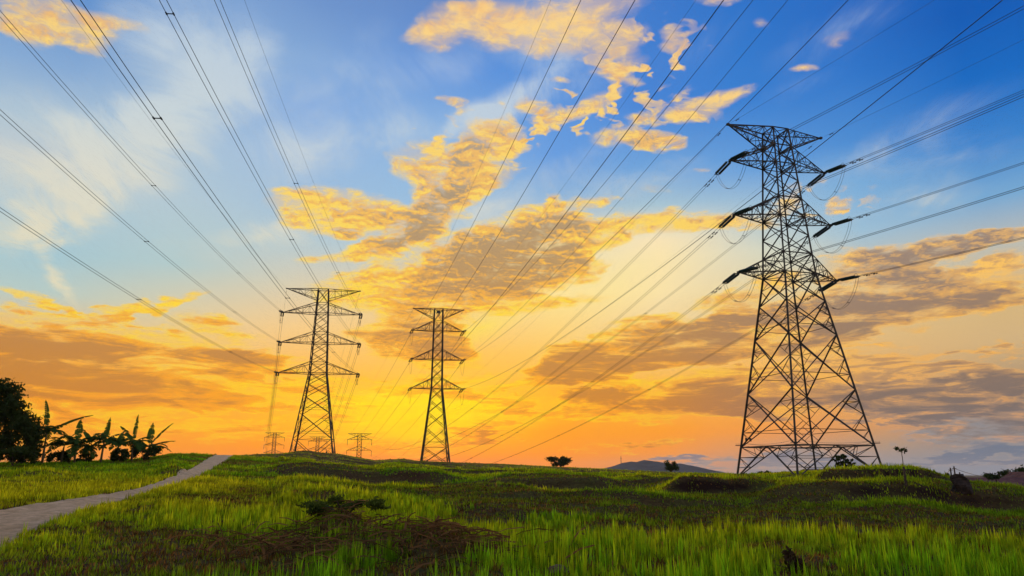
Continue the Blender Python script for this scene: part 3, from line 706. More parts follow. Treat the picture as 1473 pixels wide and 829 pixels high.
# ------------------------------------------------------------------ pylons
LEVEL_WORD = {0: 'top ground-wire', 1: 'upper', 2: 'middle', 3: 'lower'}
class Pylon: pass
def make_pylon(label, x, y, az, zs, hs, base_hw, waist_hw, top_hw, panels, detail, wl=0.22, wb=0.11, wr=0.06, armdep=2.6, group='steel lattice pylons on the hillside', splay=False):
    """zs = heights of ground-wire arm, upper, middle, lower arm; hs = their half lengths"""
    ca, sa = math.cos(az), math.sin(az)
    gz = min(ground(x + (a*ca - b*sa) * base_hw, y + (a*sa + b*ca) * base_hw) for a in (-1, 1) for b in (-1, 1)) - 0.15
    root = tag(empty('transmission_tower', (x, y, gz), az), label, 'pylon', group)
    zE, z1, z2, z3 = [z - gz for z in zs]
    def hw(z):
        if z < z3: return base_hw + (waist_hw - base_hw) * z / z3
        return waist_hw + (top_hw - waist_hw) * (z - z3) / (zE - z3)
    def corner(sx, sy, z): h = hw(z); return Vector((sx*h, sy*h, z))
    # legs
    for sx, sy in ((-1,-1),(1,-1),(1,1),(-1,1)):
        m = MB(); m.angle(corner(sx,sy,0), corner(sx,sy,z3), wl, (sx, -sy, 0.01)); m.angle(corner(sx,sy,z3), corner(sx,sy,zE), wl*.85, (sx, -sy, 0.01))
        lg = m.build('leg', M_STEEL, root)
        if detail:
            f = MB(); c = corner(sx, sy, 0); f.tube([(c.x, c.y, -.6), (c.x, c.y, .12), (c.x, c.y, .22)], [.45, .38, .30], 10); f.build('footing', M_CONC, lg)
    P = [z - gz for z in panels]
    lower = [0.0] + [z for z in P if z < z3 - 0.5] + [z3]
    dz = armdep
    upper = [z3, z3 + dz, (z3 + dz + z2) / 2, z2, z2 + dz, (z2 + dz + z1) / 2, z1, z1 + dz, zE] if zE - z1 - dz > 1.2 else [z3, z3+dz, (z3+dz+z2)/2, z2, z2+dz, (z2+dz+z1)/2, z1, zE]
    for (a, b) in (((-1,-1),(1,-1)), ((1,-1),(1,1)), ((1,1),(-1,1)), ((-1,1),(-1,-1))):
        m = MB(); nrm = Vector((a[0]+b[0], a[1]+b[1], 0))
        for i in range(len(lower) - 1):
            za, zb = lower[i], lower[i+1]
            A, B, C_, D_ = corner(*a, za), corner(*b, za), corner(*b, zb), corner(*a, zb)
            if i == 0 and splay:                        # splayed feet under the belt
                Mid = (C_ + D_) / 2
                m.angle(C_, D_, wb * 1.1, nrm)
                for foot, top in ((A, D_), (B, C_)):
                    m.angle(foot, Mid, wb * 1.2, nrm)
                    if detail:
                        for f1, f2, f3 in ((.33, .33, .33), (.66, .66, .66)):
                            m.angle(foot.lerp(top, f1), foot.lerp(Mid, f2), wr, nrm)
                        m.angle(foot.lerp(top, .66), foot.lerp(Mid, .33), wr, nrm); m.angle(top, foot.lerp(Mid, .66), wr, nrm)
                        m.angle(top.lerp(Mid, .5), foot.lerp(Mid, .66), wr, nrm); m.angle(top.lerp(Mid, .5), foot.lerp(Mid, .82), wr, nrm)
                continue
            m.angle(A, C_, wb * 1.15, nrm); m.angle(B, D_, wb * 1.15, nrm)
            wA, wB = (B - A).length, (C_ - D_).length
            X_ = A.lerp(C_, wA / (wA + wB))
            if detail:
                for lo, up_ in ((A, D_), (B, C_)):
                    M1, M2 = lo.lerp(X_, .5), up_.lerp(X_, .5); Lm = lo.lerp(up_, wA / (wA + wB))
                    m.angle(M1, Lm, wr, nrm); m.angle(M2, Lm, wr, nrm)
                    if zb - za > 4.0:
                        m.angle(M1, lo.lerp(up_, .27), wr, nrm); m.angle(M2, lo.lerp(up_, .78), wr, nrm)
                        q = lo.lerp(up_, .27); m.angle(lo.lerp(X_, .25), q, wr*.8, nrm)
                        q2 = lo.lerp(up_, .78); m.angle(up_.lerp(X_, .25), q2, wr*.8, nrm)
                        m.angle(M1, M1.lerp(Lm, .5) + (Lm - M1) * 0.0 + Vector((0, 0, (za - zb) * .0)), wr*.8, nrm) if False else None
                        m.angle(M1.lerp(Lm, .5), q, wr*.8, nrm); m.angle(M2.lerp(Lm, .5), q2, wr*.8, nrm)
                if zb - za > 4.0:
                    m.angle(A.lerp(X_, .5), B.lerp(X_, .5), wr, nrm)
        for i in range(len(upper) - 1):
            za, zb = upper[i], upper[i+1]
            A, B, C_, D_ = corner(*a, za), corner(*b, za), corner(*b, zb), corner(*a, zb)
            m.angle(A, C_, wb, nrm); m.angle(B, D_, wb, nrm)
            if any(abs(za - q) < .01 for q in (z1, z2, z3, z1 + dz, z2 + dz, z3 + dz)): m.angle(A, B, wb, nrm)
        m.angle(corner(*a, zE), corner(*b, zE), wb, nrm)
        m.build('bracing', M_STEEL, root)
    if detail:                                           # level frames inside the body
        for z in [lower[1], z3, z2, z1, zE]:
            m = MB(); q = [corner(-1,-1,z), corner(1,-1,z), corner(1,1,z), corner(-1,1,z)]
            if z == lower[1]:
                md = [(q[i] + q[(i+1) % 4]) / 2 for i in range(4)]
                for i in range(4): m.angle(md[i], md[(i+1) % 4], wr * 1.2)
            else:
                m.angle(q[0], q[2], wr); m.angle(q[1], q[3], wr)
            m.build('plan_bracing', M_STEEL, root)
    T = Pylon(); T.root = root; T.tip = {}; T.az = az
    for li, (z, h) in enumerate(zip((zE, z1, z2, z3), hs)):
        for s in (-1, 1):
            m = MB(); tipp = Vector((s*h, 0, z))
            zt, zb = (z, z - dz if zE - z1 - dz > 1.2 else z - 2.0) if li == 0 else (z + dz, z)
            tops = [corner(s, q, zt) for q in (-1, 1)]; bots = [corner(s, q, zb) for q in (-1, 1)]
            for p in tops + bots: m.angle(p, tipp, wb * (1.15 if detail else 1.4))
            nseg = 5 if detail else 3
            for q in range(2):
                for k in range(1, nseg):
                    f = k / nseg; f0 = (k - 1) / nseg
                    a1, b1 = tops[q].lerp(tipp, f), bots[q].lerp(tipp, f)
                    m.angle(a1, b1, wr); m.angle((bots if k % 2 else tops)[q].lerp(tipp, f0), a1 if k % 2 else b1, wr)
            for k in range(1, nseg):
                f = k / nseg; f0 = (k - 1) / nseg
                for S_ in (tops, bots):
                    m.angle(S_[0].lerp(tipp, f), S_[1].lerp(tipp, f), wr)
                    if detail: m.angle(S_[k % 2].lerp(tipp, f0), S_[1 - k % 2].lerp(tipp, f), wr)
            m.angle(bots[0], bots[1], wb); m.angle(tops[0], tops[1], wb)
            m.box(tipp, .35, .35, .25)
            m.build('ground_wire_arm' if li == 0 else 'crossarm', M_STEEL, root)
            T.tip[(li, s)] = Vector((x + tipp.x*ca - tipp.y*sa, y + tipp.x*sa + tipp.y*ca, z + gz))
    T.gz = gz; T.corner = corner; T.hw = hw; T.to_local = lambda p: Matrix.Rotation(-az, 3, 'Z') @ (Vector(p) - Vector((x, y, gz)))
    T.lower = lower; T.zE = zE
    return T

TR = make_pylon('largest steel pylon, on the right, seen at an angle with long green insulators', 35.19, 90.45, .287, (44.31, 39.22, 31.79, 24.22), (7.2, 7.26, 7.29, 7.3),
                5.85, 2.25, 1.15, (3.1, 9.6, 16.3, 20.6), True, .23, .115, .068, splay=True)
TL = make_pylon('tall steel pylon with wide arms left of centre, beside the road crest', -47.53, 180.45, .157, (44.86, 38.69, 31.19, 23.69), (9.0, 9.6, 9.6, 9.65),
                5.7, 2.1, 1.3, (7.8, 14.0, 18.2, 21.2), True, .27, .115, .06)
TM = make_pylon('slender steel pylon on the crest just right of the sunset glow', -19.27, 189.21, .163, (41.78, 35.96, 28.43, 20.96), (6.55, 6.66, 6.65, 6.64),
                3.5, 1.35, 1.1, (6.3, 11.0, 14.8, 18.0), True, .27, .115, .06)
def far_pylon(label, px, depth, pys, h, hwb):
    pE = px_point(px, pys[0], depth); zs = [px_point(px, p, depth).z for p in pys]
    return make_pylon(label, pE.x, depth, .12, zs, (h*.95, h, h, h), hwb, 1.5, 1.4, (zs[3] - 6, zs[3] - 12), False, .24, .13, .09, 2.4, 'far pylons beyond the crest')
TF_L = far_pylon('distant small pylon beyond the crest, left of the wide-armed pylon', 395.5, 700, (622.6, 629.3, 640.4, 651.5), 9.1, 4.5)
TF_M = far_pylon('distant small pylon seen between the legs of the wide-armed pylon', 457.5, 720, (628.4, 635.2, 646.5, 657.5), 8.7, 4.5)
TF_R = far_pylon('distant small pylon silhouetted on yellow glow between the two middle pylons', 517.8, 507, (623.9, 632.5, 648.0, 663.5), 8.1, 4.2)

# small fittings
def plate(T, loc, sx, sy, sz, name='number_plate'):
    m = MB(); m.box(loc, sx, sy, sz); m.build(name, M_STEEL, T.root)
plate(TM, (-.1, -TM.hw(TM.zE) - .1, TM.zE - 1.0), .95, .12, .75)
plate(TL, tuple(TL.corner(1, -1, 5.2) + Vector((-1.4, -.2, 0))), .35, .2, 1.2, 'equipment_box')
for dx in (.55, 1.15): plate(TR, tuple(TR.corner(-1, 1, 4.6) + Vector((dx, -.08, 0))), .28, .06, .42, 'warning_plate')
def climb_guard(T, z, ext, wires=True):
    m = MB()
    q = [T.corner(sx, sy, z) for sx, sy in ((-1,-1),(1,-1),(1,1),(-1,1))]
    for i, c in enumerate(q):
        o = Vector((c.x, c.y, 0)).normalized()
        m.angle(c - o * .2, c + o * ext, .09); s = Vector((-o.y, o.x, 0))
        m.angle(c + o * .25 - s * .5, c + o * .25 + s * .5, .07)
        for k in range(4):
            p = c + o * (.2 + ext * .2 * k); m.tube([p, p + Vector((0, 0, .25))], .015, 4)
        if wires:
            n = q[(i + 1) % 4]
            for dz_ in (0, .3):
                m.tube([c.lerp(n, f) + Vector((0, 0, dz_ - .35 * 4 * f * (1 - f))) for f in np.linspace(0, 1, 9)], .013, 4)
    m.build('anti_climb_guard', M_STEEL, T.root)
climb_guard(TR, 3.9, .7); climb_guard(TL, 4.6, 1.0, True)

# ------------------------------------------------------------------ cables and insulators
def span_curve(A, B, sag):
    A, B = Vector(A), Vector(B)
    def p(t): v = A.lerp(B, t); v.z -= 4 * sag * t * (1 - t); return v
    return p
def insulator_set(T, tip, direc, length=3.0, rad=0.13, gap=0.26, pair=True, n=16):
    """a pair of ribbed strings pulled out of an arm tip along the cable; child of the pylon"""
    d = Vector(direc).normalized(); side = d.cross(Vector((0, 0, 1)))
    side = side.normalized() if side.length > .05 else Vector((1, 0, 0))
    L = T.to_local; s0 = Vector(tip) + d * 0.35; e0 = s0 + d * (length + .3)
    y = MB()
    y.tube([L(tip), L(s0)], .05, 6)
    offs = (-gap, gap) if pair else (0,)
    if pair: y.angle(L(s0 - side * (gap + .1)), L(s0 + side * (gap + .1)), .1)
    ring = [e0 - d * .26 + Vector((0, 0, .02)) + (Vector((0, 0, 1)) * .38 * math.sin(a) * (1 if math.sin(a) > 0 else .2) + d * .26 * math.cos(a)) for a in np.linspace(0, math.pi * 2, 14)]
    yo = y.build('insulator_set', M_STEEL, T.root)
    y2 = MB(); y2.angle(L(e0 - side * (gap + .1)), L(e0 + side * (gap + .1)), .1); y2.tube([L(p) for p in ring], .022, 5, False); y2.build('end_yoke', M_STEEL, yo)
    for o in offs:
        m = MB(); pts, rr = [], []
        for k in range(n):
            for f, r in ((0, .06), (.25, rad), (.55, rad * .92), (.6, .06)):
                pts.append(L(s0 + side * o + d * (.15 + length * (k + f) / n))); rr.append(r)
        m.tube(pts, rr, 8); m.build('insulator_string', M_GLASS, yo)
    return e0
def damper(m, p, d):
    m.tube([p - d * .3 - Vector((0,0,.12)), p - d * .1 - Vector((0,0,.12))], .06, 6); m.tube([p + d * .1 - Vector((0,0,.12)), p + d * .3 - Vector((0,0,.12))], .06, 6)
    m.tube([p - d * .3 - Vector((0,0,.12)), p + d * .3 - Vector((0,0,.12))], .015, 4); m.tube([p, p - Vector((0,0,.12))], .02, 4)
def cable_run(curve, t0, t1, rad, label, group, twin=0.0, spacers=(), dampers=0, cat='power cable', n=48):
    ts = np.linspace(t0, t1, n); base = curve(t0)
    pts = [curve(float(t)) for t in ts]
    d = (pts[-1] - pts[0]); side = Vector((-d.y, d.x, 0)).normalized()
    if twin == 0:
        m = MB(); m.tube([p - base for p in pts], rad, 5)
        if dampers:
            dd = (pts[1] - pts[0]).normalized()
            for k in range(dampers): damper(m, pts[0] + dd * (1.3 + 1.2 * k) - base, dd)
        o = m.build('overhead_cable', M_CABLE); o.location = base
        return tag(o, label, cat, group)
    r = tag(empty('twin_power_cable', base), label, 'power cable', group)
    for s in (-1, 1):
        m = MB(); m.tube([p - base + side * (s * twin / 2) for p in pts], rad, 5)
        if dampers:
            dd = (pts[1] - pts[0]).normalized()
            for k in range(dampers): damper(m, pts[0] + dd * (1.3 + 1.1 * k) + side * (s * twin / 2) - base, dd)
        m.build('cable', M_CABLE, r)
    for t in spacers:
        p = curve(t) - base; m = MB()
        m.tube([p - side * twin * .55, p + side * twin * .55], .035, 6)
        for s in (-1, 1): m.tube([p + side * (s * twin / 2) - d.normalized() * .12, p + side * (s * twin / 2) + d.normalized() * .12], .06, 6)
        m.build('spacer', M_CABLE, r)
    return r
def far_tips(cx, cy, az, dzv, zs, hs):
    o = {}
    for li in range(4):
        for s in (-1, 1): o[(li, s)] = Vector((cx + s * hs[li] * math.cos(az), cy + s * hs[li] * math.sin(az), zs[li] + dzv))
    return o
SIDE = {-1: 'left', 1: 'right'}
def string_line(T, ends, sag, sag_e, who, where, group, rad, rad_e, twin, spacing, strings=True, slen=3.0, damp=2, keep=None, lev=(0,1,2,3), hang=False, frad=.13, t_end=1.0):
    out = {}
    for li in lev:
        for s in (-1, 1):
            if keep and not keep(li, s): continue
            A = T.tip[(li, s)]; B = ends[(li, s)]
            cv = span_curve(A, B, sag_e if li == 0 else sag); length = (B - A).length
            t0 = 0.002
            if li > 0 and strings:
                dv = (cv(4.0 / length) - A)
                out[(li, s)] = insulator_set(T, A, dv, slen, frad, pair=True)
                t0 = (slen + .75) / length
            name = ('thin wire from top %s tip of %s %s' % (SIDE[s], who, where)) if li == 0 else \
                   ('%s cable from %s %s arm of %s %s' % ('twin' if twin else 'single', LEVEL_WORD[li], SIDE[s], who, where))
            if li == 0: cable_run(cv, t0, t_end, rad_e, name, group, 0, (), 1 if damp else 0, 'ground wire')
            else:
                sp = [q / length for q in np.arange(spacing * (1.0 if s < 0 else 1.08), length, spacing)] if spacing else ()
                cable_run(cv, t0, t_end, rad, name, group, twin, sp, damp)
    return out
def jumpers(T, a, b, drop, rad, twin):
    for k in a:
        if k not in b: continue
        A, B = Vector(a[k]), Vector(b[k]); m = MB()
        d = B - A; side = Vector((-d.y, d.x, 0)).normalized()
        for s in ((-1, 1) if twin else (0,)):
            pts = []
            for f in np.linspace(0, 1, 17):
                p = A.lerp(B, f) + side * s * twin / 2; p.z -= drop * (1 - (2*f - 1) ** 2) ** .8
                pts.append(T.to_local(p))
            m.tube(pts, rad, 5)
        for f in (.3, .7):
            p = A.lerp(B, f); p.z -= drop * (1 - (2*f - 1) ** 2) ** .8
            if twin: m.tube([T.to_local(p - side * twin * .55), T.to_local(p + side * twin * .55)], .04, 5)
        m.build('jumper_loop', M_CABLE, T.root)
zsR = (44.31, 39.22, 31.79, 24.22); hsR = (7.2, 7.26, 7.29, 7.3)
zsL = (44.86, 38.69, 31.19, 23.69); hsL = (9.0, 9.6, 9.6, 9.65)
zsM = (41.78, 35.96, 28.43, 20.96); hsM = (6.55, 6.66, 6.65, 6.64)
# wide-armed pylon: near span overhead to the upper left, far spans over the crest
a = string_line(TL, far_tips(-12.646, -117.514, .682, 12.66, zsL, hsL), 8.0, 7.5, 'wide-armed pylon', 'rising overhead to upper left', 'cables overhead on the left', .023, .013, .46, 45.6, True, 2.2, 0, None, (0,1,2,3), False, .16)
ends = {}
for li in range(4): ends[(li, -1)] = TF_L.tip[(li, -1)] + Vector((0, 0, 0 if li == 0 else -3.8)); ends[(li, 1)] = TF_M.tip[(li, -1)] + Vector((0, 0, 0 if li == 0 else -3.8))
b_ = string_line(TL, ends, 17.0, 13.0, 'wide-armed pylon', 'sinking toward far pylons', 'cables running down beyond the crest', .03, .018, .46, 0, True, 2.2, 2, None, (0,1,2,3), False, .16)
jumpers(TL, a, b_, 2.4, .022, .4)
# slender pylon
fe = far_tips(28.185, -25.61, .536, 5.02, zsM, hsM)
a = string_line(TM, fe, 5.0, 4.4, 'slender middle pylon', 'rising to the top edge', 'single cables crossing the middle of the sky', .024, .012, 0, 0, True, 2.2, 0)
cv = span_curve(TM.tip[(2, 1)] + Vector((0, 0, .2)), fe[(1, 1)].lerp(fe[(2, 1)], .16), 5.0)
cable_run(cv, .004, 1.0, .019, 'thin extra cable from middle right arm of slender middle pylon rising to the top edge', 'single cables crossing the middle of the sky')
ends = {}
for li in range(4): ends[(li, -1)] = TF_M.tip[(li, 1)] + Vector((0, 0, 0 if li == 0 else -3.8)); ends[(li, 1)] = TF_R.tip[(li, -1)] + Vector((0, 0, 0 if li == 0 else -3.8))
b_ = string_line(TM, ends, 12.0, 9.0, 'slender middle pylon', 'sinking toward far pylons', 'cables running down beyond the crest', .03, .016, 0, 0, True, 2.2, 2)
jumpers(TM, b_, a, 3.6, .022, 0)
# big right pylon
a = string_line(TR, far_tips(145.71, -188.45, .359, 23.35, zsR, hsR), 11.26, 10.5, 'big right pylon', 'running out to right edge', 'cables leaving to the right edge', .026, .014, .42, 0, True, 2.7, 2, frad=.17)
ends = {}
for li in range(4):
    for s in (-1, 1): ends[(li, s)] = TF_R.tip[(li, 1)] + Vector((.0 if s < 0 else 3.0, 0, (0 if li == 0 else -3.8)))
b_ = string_line(TR, ends, 15.0, 11.0, 'big right pylon', 'descending left to far glow', 'cables descending from the big right pylon', .024, .012, .42, 48.0, True, 2.7, 2, frad=.17)
jumpers(TR, b_, a, 3.3, .02, .4)
# hanging insulators of the far pylons
for T in (TF_L, TF_M, TF_R):
    for li in (1, 2):
        for s in (-1, 1):
            m = MB(); p = T.to_local(T.tip[(li, s)]); m.tube([p, p - Vector((0, 0, 3.8))], .16, 6); m.build('insulator_string', M_GLASS, T.root)

# ------------------------------------------------------------------ plants
M_LEAF = leaf_mat('tree_leaves', (0.035, 0.06, 0.016), 0.3)
M_BANANA = leaf_mat('banana_leaf', (0.05, 0.11, 0.022), 0.4)
M_BSTEM = simple_mat('banana_stem', (0.11, 0.10, 0.05), 0.7, 0, 0.4, 3)
M_SHRUB = leaf_mat('shrub_leaves', (0.045, 0.075, 0.018), 0.3)
M_DEAD = leaf_mat('dead_leaves', (0.055, 0.04, 0.022), 0.2)
def leaf_cloud(lobes, n, size, seed, flat=0.0):
    """leaf-sized faces spread through several uneven lobes; lobes = (centre, radii)"""
    g = np.random.default_rng(seed)
    vol = np.array([l[1][0] * l[1][1] * l[1][2] for l in lobes]) ** 0.75; pick = g.choice(len(lobes), n, p=vol / vol.sum())
    C0 = np.array([l[0] for l in lobes], float)[pick]; R0 = np.array([l[1] for l in lobes], float)[pick]
    d = g.normal(size=(n, 3)); d /= np.linalg.norm(d, axis=1)[:, None]
    rr = g.random(n) ** 0.45
    clump = 0.75 + 0.5 * np.sin(d[:, 0] * 5 + pick) * np.sin(d[:, 1] * 6 + pick * 2.1) * np.cos(d[:, 2] * 5 + pick)
    P_ = C0 + d * R0 * (rr * clump)[:, None]
    nrm = d * .6 + g.normal(size=(n, 3)) * .7; nrm[:, 2] += flat; nrm /= np.linalg.norm(nrm, axis=1)[:, None]
    a = np.cross(nrm, g.normal(size=(n, 3))); a /= np.linalg.norm(a, axis=1)[:, None]; b_2 = np.cross(nrm, a)
    s = size * (0.6 + 0.8 * g.random(n))[:, None]
    V = np.stack([P_ - a * s, P_ + b_2 * s * .42, P_ + a * s, P_ - b_2 * s * .42], 1).reshape(-1, 3)
    F = np.arange(n * 4).reshape(-1, 4)
    return V, F
def crown_part(name, lobes, n, size, seed, mat, parent, flat=0.0):
    V, F = leaf_cloud(lobes, n, size, seed, flat)
    return mesh_np(name, V, [F], mat, None, None, parent)
def spot(px, frac=0.94, depth=None):
    u = px_ray(px, 670)[0]; d = depth if depth else float(np.interp(u, _du, _dd)) * frac
    return Vector((u * d, d, ground(u * d, d)))
def z_at(py, px, depth): return px_ray(px, py)[2] * depth

# broad dark tree at the left edge
b0 = spot(-22, .93)
t = tag(empty('broadleaf_tree', b0), 'big dark dense tree cut off by the left edge, behind the banana plants', 'tree')
m = MB(); m.tube([(0,0,-.2), (.1,0,1.0), (.05,.1,2.2), (.25,0,4.0), (.1,0,6.5)], [.30,.24,.2,.15,.06], 8)
for (q, h0) in (((2.6,.5,4.6), 1.9), ((-2.5,.3,5.2), 2.2), ((1.2,-1.5,6.2), 3.0), ((-.8,1.6,6.8), 3.4), ((2.2,1,3.0), 1.4)):
    m.tube([(.08,0,h0), (q[0]*.5, q[1]*.5, h0 + (q[2]-h0)*.65), q], [.12,.08,.03], 6)
m.build('trunk', M_BARK, t)
lobes = [((-1,0,5.6),(3.2,3.0,2.7)), ((1.4,0,5.0),(2.4,2.0,1.8)), ((4.4,0,1.8),(1.4,1.3,1.1)), ((.5,.3,1.6),(2.6,1.8,1.2)), ((3.0,.2,3.9),(2.3,2.0,1.8)), ((-2.6,.3,4.9),(2.5,2.2,2.2)), ((.5,0,7.4),(2.4,2.1,1.4)), ((2.0,-.3,6.0),(1.5,1.5,1.2)), ((4.2,0,2.8),(1.6,1.4,1.2)), ((1.4,.4,2.6),(2.0,1.7,1.3)), ((-1.6,0,2.9),(2.2,1.8,1.3)), ((-2.6,0,7.2),(2.0,1.8,1.4))]
crown_part('crown', lobes, 19000, .19, 201, M_LEAF, t)

def banana_leaf(L_, az, el, droop, width, seed):
    """one arching leaf with a torn, ribbed blade"""
    g = random.Random(seed); n = 15; m = MB()
    p = Vector((0, 0, 0)); e = el; P_ = [p.copy()]
    for i in range(n):
        st = L_ / n; p = p + Vector((math.cos(az) * math.cos(e), math.sin(az) * math.cos(e), math.sin(e))) * st; P_.append(p.copy()); e -= droop / n * (0.5 + 1.2 * i / n)
    m.tube(P_, [.035 * (1 - .8 * i / n) + .006 for i in range(n + 1)], 5)
    for s in (-1, 1):
        for i in range(2, n):
            f0, f1 = i / n, (i + 1) / n
            w = lambda f: width * math.sin(min(1, max(0, (f - .10) / .9)) ** .62 * math.pi) ** .6
            d0 = (P_[i+1] - P_[i]).normalized(); sd = d0.cross(Vector((0, 0, 1)))
            sd = sd.normalized() if sd.length > .1 else Vector((-math.sin(az), math.cos(az), 0))
            dn = Vector((0, 0, -1)) if abs(d0.z) < .8 else Vector((math.cos(az), math.sin(az), 0)) * .4
            tear = g.random() < .42; sag = (.25 + .5 * g.random()) if tear else .22
            gap = .18 if tear else 0.0; k = .75 if tear else 1
            a0, a1 = P_[i], P_[i].lerp(P_[i+1], 1 - gap)
            o0 = a0 + (sd * s * .93 + dn * sag + d0 * .25) * w(f0) * k; o1 = a1 + (sd * s * .93 + dn * sag + d0 * .25) * w(f1) * k
            mid0 = a0.lerp(o0, .5) + Vector((0, 0, .04)); mid1 = a1.lerp(o1, .5) + Vector((0, 0, .04))
            m.add([a0, a1, mid1, mid0, o1, o0], [(0,1,2,3), (3,2,4,5)])
    return m
def banana(px, frac, stem_h, leaves, label, seed, rad=.11, lean=0.0):
    p = spot(px, frac); r = tag(empty('banana_plant', p), label, 'banana plant', 'banana plants along the left crest')
    m = MB(); top = Vector((lean, 0, stem_h))
    m.tube([(0,0,-.15), (lean*.3, 0, stem_h*.4), (lean*.7, 0, stem_h*.8), top], [rad*1.25, rad, rad*.8, rad*.45], 8); m.build('pseudostem', M_BSTEM, r, True)
    for i, (L_, az, el, dr, w) in enumerate(leaves):
        lm = banana_leaf(L_ * (1.3 if el < 70 else 1.08), math.radians(az), math.radians(el), dr, w * (1.75 if el < 70 else 1.5), seed * 20 + i)
        lm.v = [(v[0] + top.x, v[1], v[2] + top.z) for v in lm.v]
        lm.build('leaf', M_BANANA, r, False)
    return r
B = [ # px, depth factor, stem height, leaves (length, bearing, rise, droop, half width)
 (60,.92,3.3,[(3.2,170,84,.25,.30),(3.6,8,34,.5,.30),(2.2,195,20,1.6,.28),(2.0,-40,35,1.9,.28),(1.9,120,40,2.0,.26),(1.6,160,10,1.9,.25)],'tallest banana plant, one upright leaf and one long leaf pointing right',.0),
 (87,.94,1.9,[(1.5,20,70,.7,.30),(1.7,175,30,1.5,.28),(1.6,-10,30,1.6,.3),(1.4,200,55,1.9,.28),(1.3,60,40,2.2,.28),(1.2,260,45,2.2,.3)],'short banana plant with ragged drooping leaves beside the tallest one',.1),
 (106,.92,2.0,[(2.5,110,86,.2,.27),(1.9,5,28,1.2,.27),(1.8,178,25,1.3,.27),(1.5,-60,40,2.0,.27),(1.4,150,50,2.2,.25),(1.4,30,20,1.9,.25)],'banana plant with a single broad upright leaf, third from the tree',.0),
 (129,.95,1.8,[(2.3,160,58,.6,.24),(1.8,15,40,1.4,.26),(1.7,185,18,1.5,.26),(1.4,240,50,2.0,.26),(1.4,-30,25,1.9,.26)],'banana plant with a leaf slanting up to the left, before the pale-stemmed one',.0),
 (144,.92,2.3,[(2.4,70,86,.2,.29),(2.0,12,44,1.3,.28),(1.8,170,25,1.4,.27),(1.5,-50,30,2.0,.28),(1.5,210,45,2.0,.26),(1.6,-5,12,1.5,.26)],'banana plant with a pale bare stem and an upright leaf',.12),
 (167,.95,1.9,[(1.5,80,80,.4,.26),(1.6,172,40,1.3,.26),(1.7,8,30,1.5,.26),(1.3,-40,40,2.2,.26),(1.3,220,30,2.0,.27),(1.2,130,45,2.2,.25)],'bushy low banana plant with a short upright leaf, between two taller ones',.0),
 (188,.93,2.1,[(3.0,90,87,.15,.19),(2.4,158,52,.6,.27),(1.9,20,40,1.2,.26),(1.6,180,15,1.5,.26),(1.5,-60,35,2.0,.26),(1.4,0,10,1.8,.26)],'banana plant with a narrow spear-like upright leaf',.0),
 (211,.95,1.5,[(2.7,100,84,.25,.30),(2.9,6,58,.45,.26),(2.6,-6,22,.5,.25),(2.0,175,35,1.3,.26),(1.6,215,40,2.0,.28),(1.7,-35,30,1.9,.27),(1.5,30,15,1.7,.27)],'rightmost banana plant, its torn leaves fanning out to the right',.0),
]
for i, (px, fr, sh, lv, lab, ln) in enumerate(B):
    g = random.Random(700 + i)
    extra = [(g.uniform(1.4, 2.3), g.uniform(0, 360), g.uniform(-5, 55), g.uniform(1.0, 2.2), g.uniform(.24, .34)) for _ in range(9)]
    banana(px, fr, sh, lv + extra, lab, 31 + i, lean=ln)

def shrub(px, frac, w, h, n, size, label, seed, mat=None, group=None, depth=None, name='shrub', sink=0.0):
    p = spot(px, frac, depth); p.z -= sink
    r = tag(empty(name, p), label, 'shrub', group); g = random.Random(seed)
    m = MB()
    for k in range(5):
        a = g.random() * 6.28; m.tube([(0,0,-.1), (math.cos(a)*w*.15, math.sin(a)*w*.15, h*.4), (math.cos(a)*w*.32, math.sin(a)*w*.3, h*.8)], [.035,.025,.01], 5)
    m.build('stems', M_BARK, r)
    lobes = [((g.uniform(-.42,.42)*w, g.uniform(-.25,.25)*w, h*g.uniform(.2,.75)), (w*g.uniform(.10,.24), w*g.uniform(.12,.24), h*g.uniform(.16,.34))) for _ in range(11)]
    crown_part('foliage', lobes, n, size, seed, mat or M_SHRUB, r)
    return r
shrub(20, .90, 5.0, 2.0, 2600, .16, 'broad leafy shrub at the foot of the big dark tree', 301)
shrub(40, .93, 3.0, 1.5, 1200, .15, 'leafy shrub left of the tallest banana stem', 302)
shrub(78, .95, 2.6, 1.5, 800, .15, 'low open shrub right of the tallest banana stem', 303)
shrub(98, .95, 2.6, 1.5, 700, .15, 'low shrub between the second and third banana stems', 304)
shrub(120, .95, 2.6, 1.4, 600, .15, 'low shrub in front of the gap before the slanting-leaf banana plant', 305)
shrub(172, .93, 2.6, 1.8, 1500, .16, 'dense dark shrub under the bushy low banana plant', 306)
shrub(208, .93, 3.2, 1.8, 1700, .16, 'dense dark shrub under the rightmost banana plant', 307)
shrub(1385, .70, 1.0, 0.6, 0 + 200, .08, 'tuft of weeds at the foot of the dark stump', 309)

